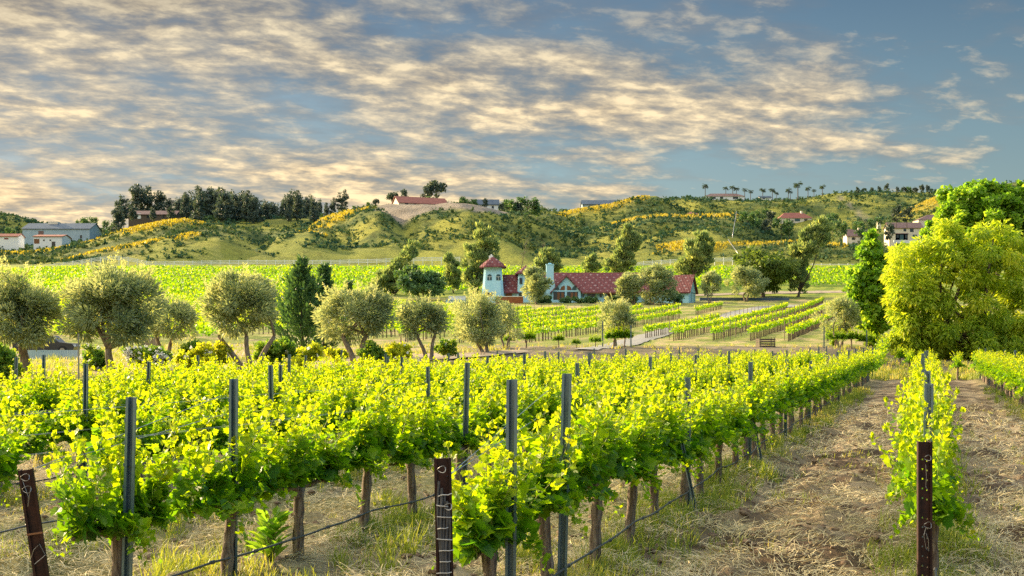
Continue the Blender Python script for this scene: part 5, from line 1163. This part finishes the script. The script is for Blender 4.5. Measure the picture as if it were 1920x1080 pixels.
far_house('house', 'tiny white ridge building right of the ridge-top house', 1425, 1446, 368, 370.5, 374, 978, 'white', 'blueroof', 8, [(1430, 1434, 371, 373)])
far_house('house', 'low red roof peeking over the middle hill crest', 1287, 1311, 397, 402, 410, 640, 'cream', 'redroof', 9, [(1294, 1298, 404, 407)], hip=4)
far_house('house', 'red hip-roofed house among garden trees on the right slope', 1462, 1522, 399, 409, 418, None, 'cream', 'redroof', 13, [(1490, 1500, 410, 415, 'tealglass'), (1475, 1481, 410.5, 415), (1508, 1514, 410.5, 415)], hip=5, chim=(1505, 1508, 396))
far_house('house', 'cream house with brown roof left of the poplar top', 1588, 1640, 431, 442, 452, None, 'cream', 'brownroof', 9, [(1597, 1604, 445, 450), (1612, 1618, 445, 450)], chim=(1612, 1622, 427))
mh = far_house('house', 'large two-storey cream house with brown roof and white terrace', 1668, 1730, 418, 427, 452, None, 'cream', 'brownroof', 11, [(1706, 1713, 428.5, 435), (1694, 1699, 428.5, 434), (1711, 1719, 440, 446, 'tealglass')], chim=(1650, 1656, 410))
far_house('annex', 'small turquoise garden wing with hipped roof before the two-storey house', 1679, 1702, 433, 438.5, 453, None, 'stucco', 'brownroof', 5, [(1681, 1685, 440, 446), (1697, 1701, 440, 447), (1687, 1694, 440, 450, 'tealglass')], hip=2.5, cat='annex')
far_house('house', 'pale rooftop house behind the two-storey house', 1722, 1790, 403, 412, 430, None, 'cream', 'brownroof', 11, [(1738, 1742, 416, 420)], hip=8)
b_ = block('terrace_wall', 'white terrace wall below the two-storey house', 'wall', 1676, 1740, 450, 454, 545, .5, 'white')

# ---------------------------------------------------------------- fences, pipe, garden items
def rail_fence(label, pts, Y, hgt, npost):
    p = np.array(pts, float); root = thing('rail_fence', label, 'fence', (0, 0, 0))
    pxs = np.linspace(p[0, 0], p[-1, 0], npost); ys = np.interp(pxs, p[:, 0], p[:, 1]); xs = X(pxs, Y); zs = np.array([Zp(y, Y) for y in ys])
    pm = MB().box(-.10, .10, -.10, .10, -3.0, hgt + .12).box(-.13, .13, -.13, .13, hgt + .12, hgt + .2).mesh('post', M['white'])
    for x, z in zip(xs, zs): obj('post', pm, root, (x, Y, z))
    for h_ in (.42, .90, 1.38):
        b = MB()
        for i in range(npost - 1):
            a = np.array([xs[i], Y, zs[i] + h_ * hgt / 1.5]); c = np.array([xs[i+1], Y, zs[i+1] + h_ * hgt / 1.5])
            b.add([a + (0, -.03, -.10), a + (0, -.03, .10), c + (0, -.03, .10), c + (0, -.03, -.10), a + (0, .03, -.10), a + (0, .03, .10), c + (0, .03, .10), c + (0, .03, -.10)],
                  [(0, 3, 2, 1), (4, 5, 6, 7), (1, 2, 6, 5), (0, 4, 7, 3)])
        b.obj('rail', M['white'], root)
    return root
rail_fence('white rail fence curving over the rise above the left vineyard', [(85, 505), (130, 499), (180, 491), (215, 488), (245, 491), (275, 498), (300, 499), (380, 497), (480, 496), (620, 496), (700, 494), (780, 491), (862, 490)], 420, 1.6, 46)
rail_fence('white rail fence behind the house roof on the right', [(1040, 508), (1150, 506), (1190, 500), (1240, 496), (1300, 492), (1400, 491), (1470, 501), (1510, 503), (1600, 503), (1690, 503)], 420, 1.6, 40)
pp_ = [sheet_hit(*q) for q in ((1379, 398), (1377, 412), (1374, 428), (1371, 448))]
for a in pp_: a += (0, -2.5, .2)
tag(MB().tube(np.array(pp_), .12, 7).obj('drain_pipe', M['wire'], smooth=True), 'straight pale drain pipe running down the right hillside', 'pipe')
pp_ = [sheet_hit(*q) for q in ((1364, 450), (1369, 458), (1376, 468), (1384, 479))]
for a in pp_: a += (0, -1.5, .2)
tag(MB().tube(np.array(pp_), .12, 7).obj('drain_pipe', M['wire'], smooth=True), 'short pale drain pipe on the golden mound below the long one', 'pipe')
# pale low board fence and a car behind it in the left garden
Y = 76.0; fx0, fx1 = X(52, Y), X(146, Y); fz = float(zt(fx0, Y)) + .02
bf = thing('board_fence', 'low pale board fence in the garden between the two left olives', 'fence', (fx0, Y, fz))
q = MB()
for i in range(22): q.box(i * .152, i * .152 + .135, 0, .03, -.1, .58)
q.box(0, 3.33, .032, .07, .1, .2).box(0, 3.33, .032, .07, .42, .52); q.obj('boards', M['bluewall'], bf)
for i in (0, 1.1, 2.2, 3.3): MB().box(i - .04, i + .04, .072, .15, -.3, .6).obj('post', M['wood'], bf)
def car(label, px, Y):
    x0 = X(px, Y); z0 = float(zt(x0, Y)) + .02
    r = thing('parked_car', label, 'car', (x0, Y, z0), .1)
    pr = [(-2.15, .3), (2.1, .3), (2.18, .62), (2.0, .84), (1.1, .94), (.55, 1.42), (-1.2, 1.46), (-1.95, .98), (-2.2, .9)]
    MB().prism(pr, 'y', -.85, .85).obj('body', M['carpaint'], r)
    MB().prism([(.95, .96), (.5, 1.37), (-1.15, 1.4), (-1.75, .98)], 'y', -.87, .87).obj('window', M['tealglass'], r)
    for wx in (-1.35, 1.35):
        for wy in (-.8, .8):
            t = MB().prism([(wx + .33*math.cos(a), .33 + .33*math.sin(a)) for a in np.linspace(0, 2*math.pi, 18, endpoint=False)], 'y', wy - .11, wy + .11).obj('wheel', M['tyre'], r)
            MB().prism([(wx + .19*math.cos(a), .33 + .19*math.sin(a)) for a in np.linspace(0, 2*math.pi, 12, endpoint=False)], 'y', wy - .125, wy + .125).obj('rim', M['wire'], t)
    for wy in (-.6, .6): MB().box(2.08, 2.19, wy - .16, wy + .16, .62, .76).obj('headlight', M['white'], r)
    return r
car('dark car parked behind the pale board fence in the left garden', 88, 84)
sp = thing('wooden_gate', 'weathered plank gate half hidden behind the white roses', 'gate', (X(268, 82), 82, float(zt(X(268, 82), 82)) ))
q = MB()
for i in range(7): q.box(i * .15, i * .15 + .13, 0, .03, 0, 1.35 + .05 * (i % 2))
q.obj('planks', M['wood'], sp)
for i in (-.1, 1.1): MB().box(i - .06, i + .06, -.03, .09, -.3, 1.6).obj('post', M['wood'], sp)
# slatted crate under the vines by the bank
cy_c = 106.5; cr_ = thing('wooden_crate', 'dark slatted wooden crate under the vines by the bank', 'crate', (X(1424, cy_c), cy_c, float(zt(X(1424, cy_c), cy_c)) - .05), .12)
q = MB()
for i in range(4): q.box(0, 1.55, 0, .03, .08 + i * .21, .08 + i * .21 + .15); q.box(0, 1.55, 1.0, 1.03, .08 + i * .21, .08 + i * .21 + .15); q.box(0, .03, .031, .999, .08 + i * .21, .08 + i * .21 + .15); q.box(1.52, 1.55, .031, .999, .08 + i * .21, .08 + i * .21 + .15)
q.obj('slats', M['dbark'], cr_)
for i, j in ((.05, .04), (1.44, .04), (.05, .93), (1.44, .93)): MB().box(i, i + .06, j, j + .06, 0, .98).obj('corner_post', M['dbark'], cr_)
tag(MB().tube(np.array([(X(147, 22), 22, 0), (X(147, 22), 22.02, 1.2), (X(147.5, 22), 22, 2.75)]), .016, 6).obj('metal_rod', M['wire']), 'thin metal rod rising above the post left of the widest olive', 'rod')

# ---------------------------------------------------------------- weeds, grass and straw on the near ground
BL = (np.array([(-.5, 0, 0), (.5, 0, 0), (.42, .4, .10), (-.42, .4, .10), (.26, .75, .06), (-.26, .75, .06), (0, 1, -.08)]), np.array([[0, 1, 2, 3], [3, 2, 4, 5]]))
BLT = np.array([[5, 4, 6]])
def blades(P, T, N, L, Wd):
    V, Fc, k = leaves(P, T, N, L, Wd, BL); t = BLT[None] + (np.arange(len(P)) * 7)[:, None, None]
    return V, Fc, t.reshape(-1, 3), k
def weed(label, px, py, n, L, seed):
    r = np.random.default_rng(seed); x, y, z = hit(px, py); z = gz(x, y); root = thing('weed', label, 'weed', (x, y, z), 0, 'leafy weeds under the vines'); b = MB(); P, T, N, LL = [], [], [], []
    for q in range(n):
        h = r.uniform(.02, .52); a = q * 2.4 + r.normal() * .3; c = np.array([.05 * r.normal(), .05 * r.normal(), h]); d = np.array([math.cos(a), math.sin(a), .55 + .5 * r.random()])
        b.tube(np.array([(0, 0, -.03), c * .6, c, c + unit(d) * .05]), [.007, .006, .004, .003], 4, False)
        P.append(c + unit(d) * .05); T.append(d); N.append(np.array([-d[0] * .5, -d[1] * .5, 1.0]) + r.normal(size=3) * .25); LL.append(L * r.uniform(.65, 1.15))
    V, Fc, k = leaves(np.array(P), np.array(T), np.array(N), np.array(LL), np.array(LL) * .5, OVAL)
    obj('leaves', mesh('leaves', V, Fc, M['bright'], tone=np.repeat(np.clip(r.normal(.45, .2, n), 0, 1), k)), root); b.obj('stems', M['shoot'], root)
weed('broad-leaved weed growing beside the vine trunk left of centre', 508, 1062, 44, .26, 1)
weed('small leafy weed at the foot of the left front vine', 470, 1040, 18, .14, 2)
def zg(x, y): return zt(x, y) + mound(x, y)
# straw
n = 175000
Y = np.exp(rng.uniform(math.log(7.0), math.log(46), n)); px = rng.uniform(-80, 2000, n); x = X(px, Y); k = (KX * Y - x) / LS; fr = np.abs(k - np.round(k)) * LS * math.cos(TH)
d = .55 * fbm(x * 1.1, Y * 1.1, 4, 41) + .45 * fbm(x * 3.1, Y * 3.1, 3, 47)
keep = (d + rng.normal(0, .045, n) > .485) & (zt(x, Y) < .05) & ((k < 1.0) | (rng.random(n) < .8)); x, Y, d, fr, k = x[keep], Y[keep], d[keep], fr[keep], k[keep]; n = len(x)
z = zg(x, Y) + np.clip((d - .44) * .9, 0, .16) * rng.random(n) + .006
a = rng.uniform(0, 2 * math.pi, n) * .5 + 3.0 * fbm(x * .8, Y * .8, 2, 53) * math.pi
T = np.stack([np.cos(a), np.sin(a), rng.normal(.08, .22, n)], 1); Ls = rng.uniform(.09, .30, n) * (.8 + Y / 50)
V, Fq_, Ft_, kk_ = blades(np.stack([x, Y, z], 1), T, rdir(n) * .7 + np.array([0, 0, 1]), Ls, .0062 * (.6 + Y / 16) * rng.uniform(.7, 1.3, n))
tn = np.clip(.35 + .9 * (fbm(x * .7, Y * .7, 3, 61) - .4) + rng.normal(0, .2, n), 0, 1)
tag(obj('straw', mesh('straw', V, [Fq_, Ft_], M['straw'], tone=np.repeat(tn, kk_))), 'mown dry straw matted over the dark soil of the lanes', 'straw', None, 'stuff')
# clods of turned soil
ico = np.array([(0, 0, 1), (.89, 0, .45), (.28, .85, .45), (-.72, .53, .45), (-.72, -.53, .45), (.28, -.85, .45), (.72, .53, -.45), (-.28, .85, -.45), (-.89, 0, -.45), (-.28, -.85, -.45), (.72, -.53, -.45), (0, 0, -1)])
icf = np.array([(0,1,2),(0,2,3),(0,3,4),(0,4,5),(0,5,1),(1,6,2),(2,7,3),(3,8,4),(4,9,5),(5,10,1),(2,6,7),(3,7,8),(4,8,9),(5,9,10),(1,10,6),(6,11,7),(7,11,8),(8,11,9),(9,11,10),(10,11,6)])
n = 16000; Y = np.exp(rng.uniform(math.log(7.5), math.log(40), n)); px = rng.uniform(-60, 1990, n); x = X(px, Y); k = (KX * Y - x) / LS
dd_ = .55 * fbm(x * 1.1, Y * 1.1, 4, 41) + .45 * fbm(x * 3.1, Y * 3.1, 3, 47); kp = (dd_ < .49) & (zt(x, Y) < .03); x, Y = x[kp], Y[kp]; n = len(x)
sz = .012 + .055 * rng.random(n) ** 3
V = np.stack([x, Y, zg(x, Y)], 1)[:, None] + ico[None] * sz[:, None, None] * rng.uniform(.6, 1.3, (n, 12, 1)) * np.array([1.2, 1.2, .8])
Fc = icf[None] + (np.arange(n) * 12)[:, None, None]
tag(obj('soil_clods', mesh('soil_clods', V.reshape(-1, 3), Fc.reshape(-1, 3), M['clod'])), 'small brown clods of turned soil between the straw', 'soil clods', None, 'stuff')
# green and seeding grass under the rows, on the bank and in the garden
def tufts(x, y, nb, h, spread, tone, wid=.007):
    n = len(x); X_ = np.repeat(x, nb) + rng.normal(0, spread, n * nb); Y_ = np.repeat(y, nb) + rng.normal(0, spread, n * nb)
    H_ = np.repeat(h, nb) * rng.uniform(.5, 1.2, n * nb)
    T = np.stack([rng.normal(.12, .33, n * nb), rng.normal(0, .33, n * nb), np.ones(n * nb)], 1)
    V, a, b, k = blades(np.stack([X_, Y_, zg(X_, Y_) - .01], 1), T, rdir(n * nb) * np.array([1, 1, .2]), H_, wid * (.6 + Y_ / 14) * rng.uniform(.8, 1.3, n * nb))
    t = np.clip(np.repeat(tone, nb) + rng.normal(0, .13, n * nb), 0, 1); return V, a, b, np.repeat(t, k)
parts = []
n = 9500; Y = np.exp(rng.uniform(math.log(7.5), math.log(60), n)); k = rng.integers(-1, 7, n); off = rng.normal(0, .30, n) - .15; x = KX * Y - LS * (k + off / 3.43)
px = 960 + F * x / Y; d = fbm(x * .9, Y * .9, 3, 71); kp = (px > -60) & (px < 1990) & (d > .40) & (zt(x, Y) < .05); x, Y, d = x[kp], Y[kp], d[kp]
parts.append(tufts(x, Y, 11, rng.uniform(.10, .34, len(x)), .05, np.clip(.25 + 1.2 * (fbm(x * .35, Y * .35, 2, 77) - .35), 0, 1)))
n = 3000; Y = np.exp(rng.uniform(math.log(8), math.log(45), n)); px = rng.uniform(-60, 1990, n); x = X(px, Y); d = fbm(x * .7, Y * .7, 3, 83); kp = (d > .55) & (zt(x, Y) < .05); x, Y = x[kp], Y[kp]
parts.append(tufts(x, Y, 9, rng.uniform(.06, .2, len(x)), .06, rng.uniform(.2, .75, len(x))))
for (px, py, m, hh) in [(340, 1078, 26, .42), (385, 1075, 14, .34), (1330, 915, 20, .40), (1420, 905, 14, .35), (1350, 890, 14, .34), (1235, 950, 22, .36), (1180, 985, 16, .3), (1795, 1050, 26, .32), (1690, 1055, 16, .28), (905, 1000, 16, .3), (740, 1060, 12, .42), (985, 1050, 20, .4), (760, 950, 20, .3), (1450, 850, 24, .35), (1540, 800, 24, .3)]:
    cx_h, cy_h, _ = hit(px, py); parts.append(tufts(cx_h + rng.normal(0, .16, m), cy_h + rng.normal(0, .3, m), 12, np.full(m, hh), .05, np.full(m, .42), .0085))
n = 6500; Y = np.exp(rng.uniform(math.log(40), math.log(112), n)); px = rng.uniform(-80, 1990, n); x = X(px, Y); d = fbm(x * .2, Y * .2, 3, 91); kp = (d > .42) & (zt(x, Y) > .15) & ((px < 960) | (rng.random(n) < .5)); x, Y = x[kp], Y[kp]; px = px[kp]
parts.append(tufts(x, Y, 8, rng.uniform(.15, .5, len(x)), .15, np.where(px < 700, .45, .6) + rng.normal(0, .15, len(x)), .006))
b = 0; VV2, Q2, T2, TN2 = [], [], [], []
for V, q, t, tn in parts: VV2.append(V); Q2.append(q + b); T2.append(t + b); TN2.append(tn); b += len(V)
tag(obj('grass', mesh('grass', np.concatenate(VV2), [np.concatenate(Q2), np.concatenate(T2)], M['grass'], tone=np.concatenate(TN2))), 'green and seeding grass under the vines and on the bank', 'grass', None, 'stuff')
# golden tall grass across the end of the lane
n = 800; Y = rng.uniform(76, 97, n); px = rng.uniform(1600, 1830, n); x = X(px, Y); kp = fbm(x * .5, Y * .5, 3, 97) > .42; x, Y = x[kp], Y[kp]
V, q, t, tn = tufts(x, Y, 9, rng.uniform(.25, .7, len(x)), .2, rng.uniform(.1, .9, len(x)), .006)
tag(obj('tall_grass', mesh('tall_grass', V, [q, t], M['grass'], tone=tn)), 'tall dry green-gold grass across the far end of the bare lane', 'grass', None, 'stuff')
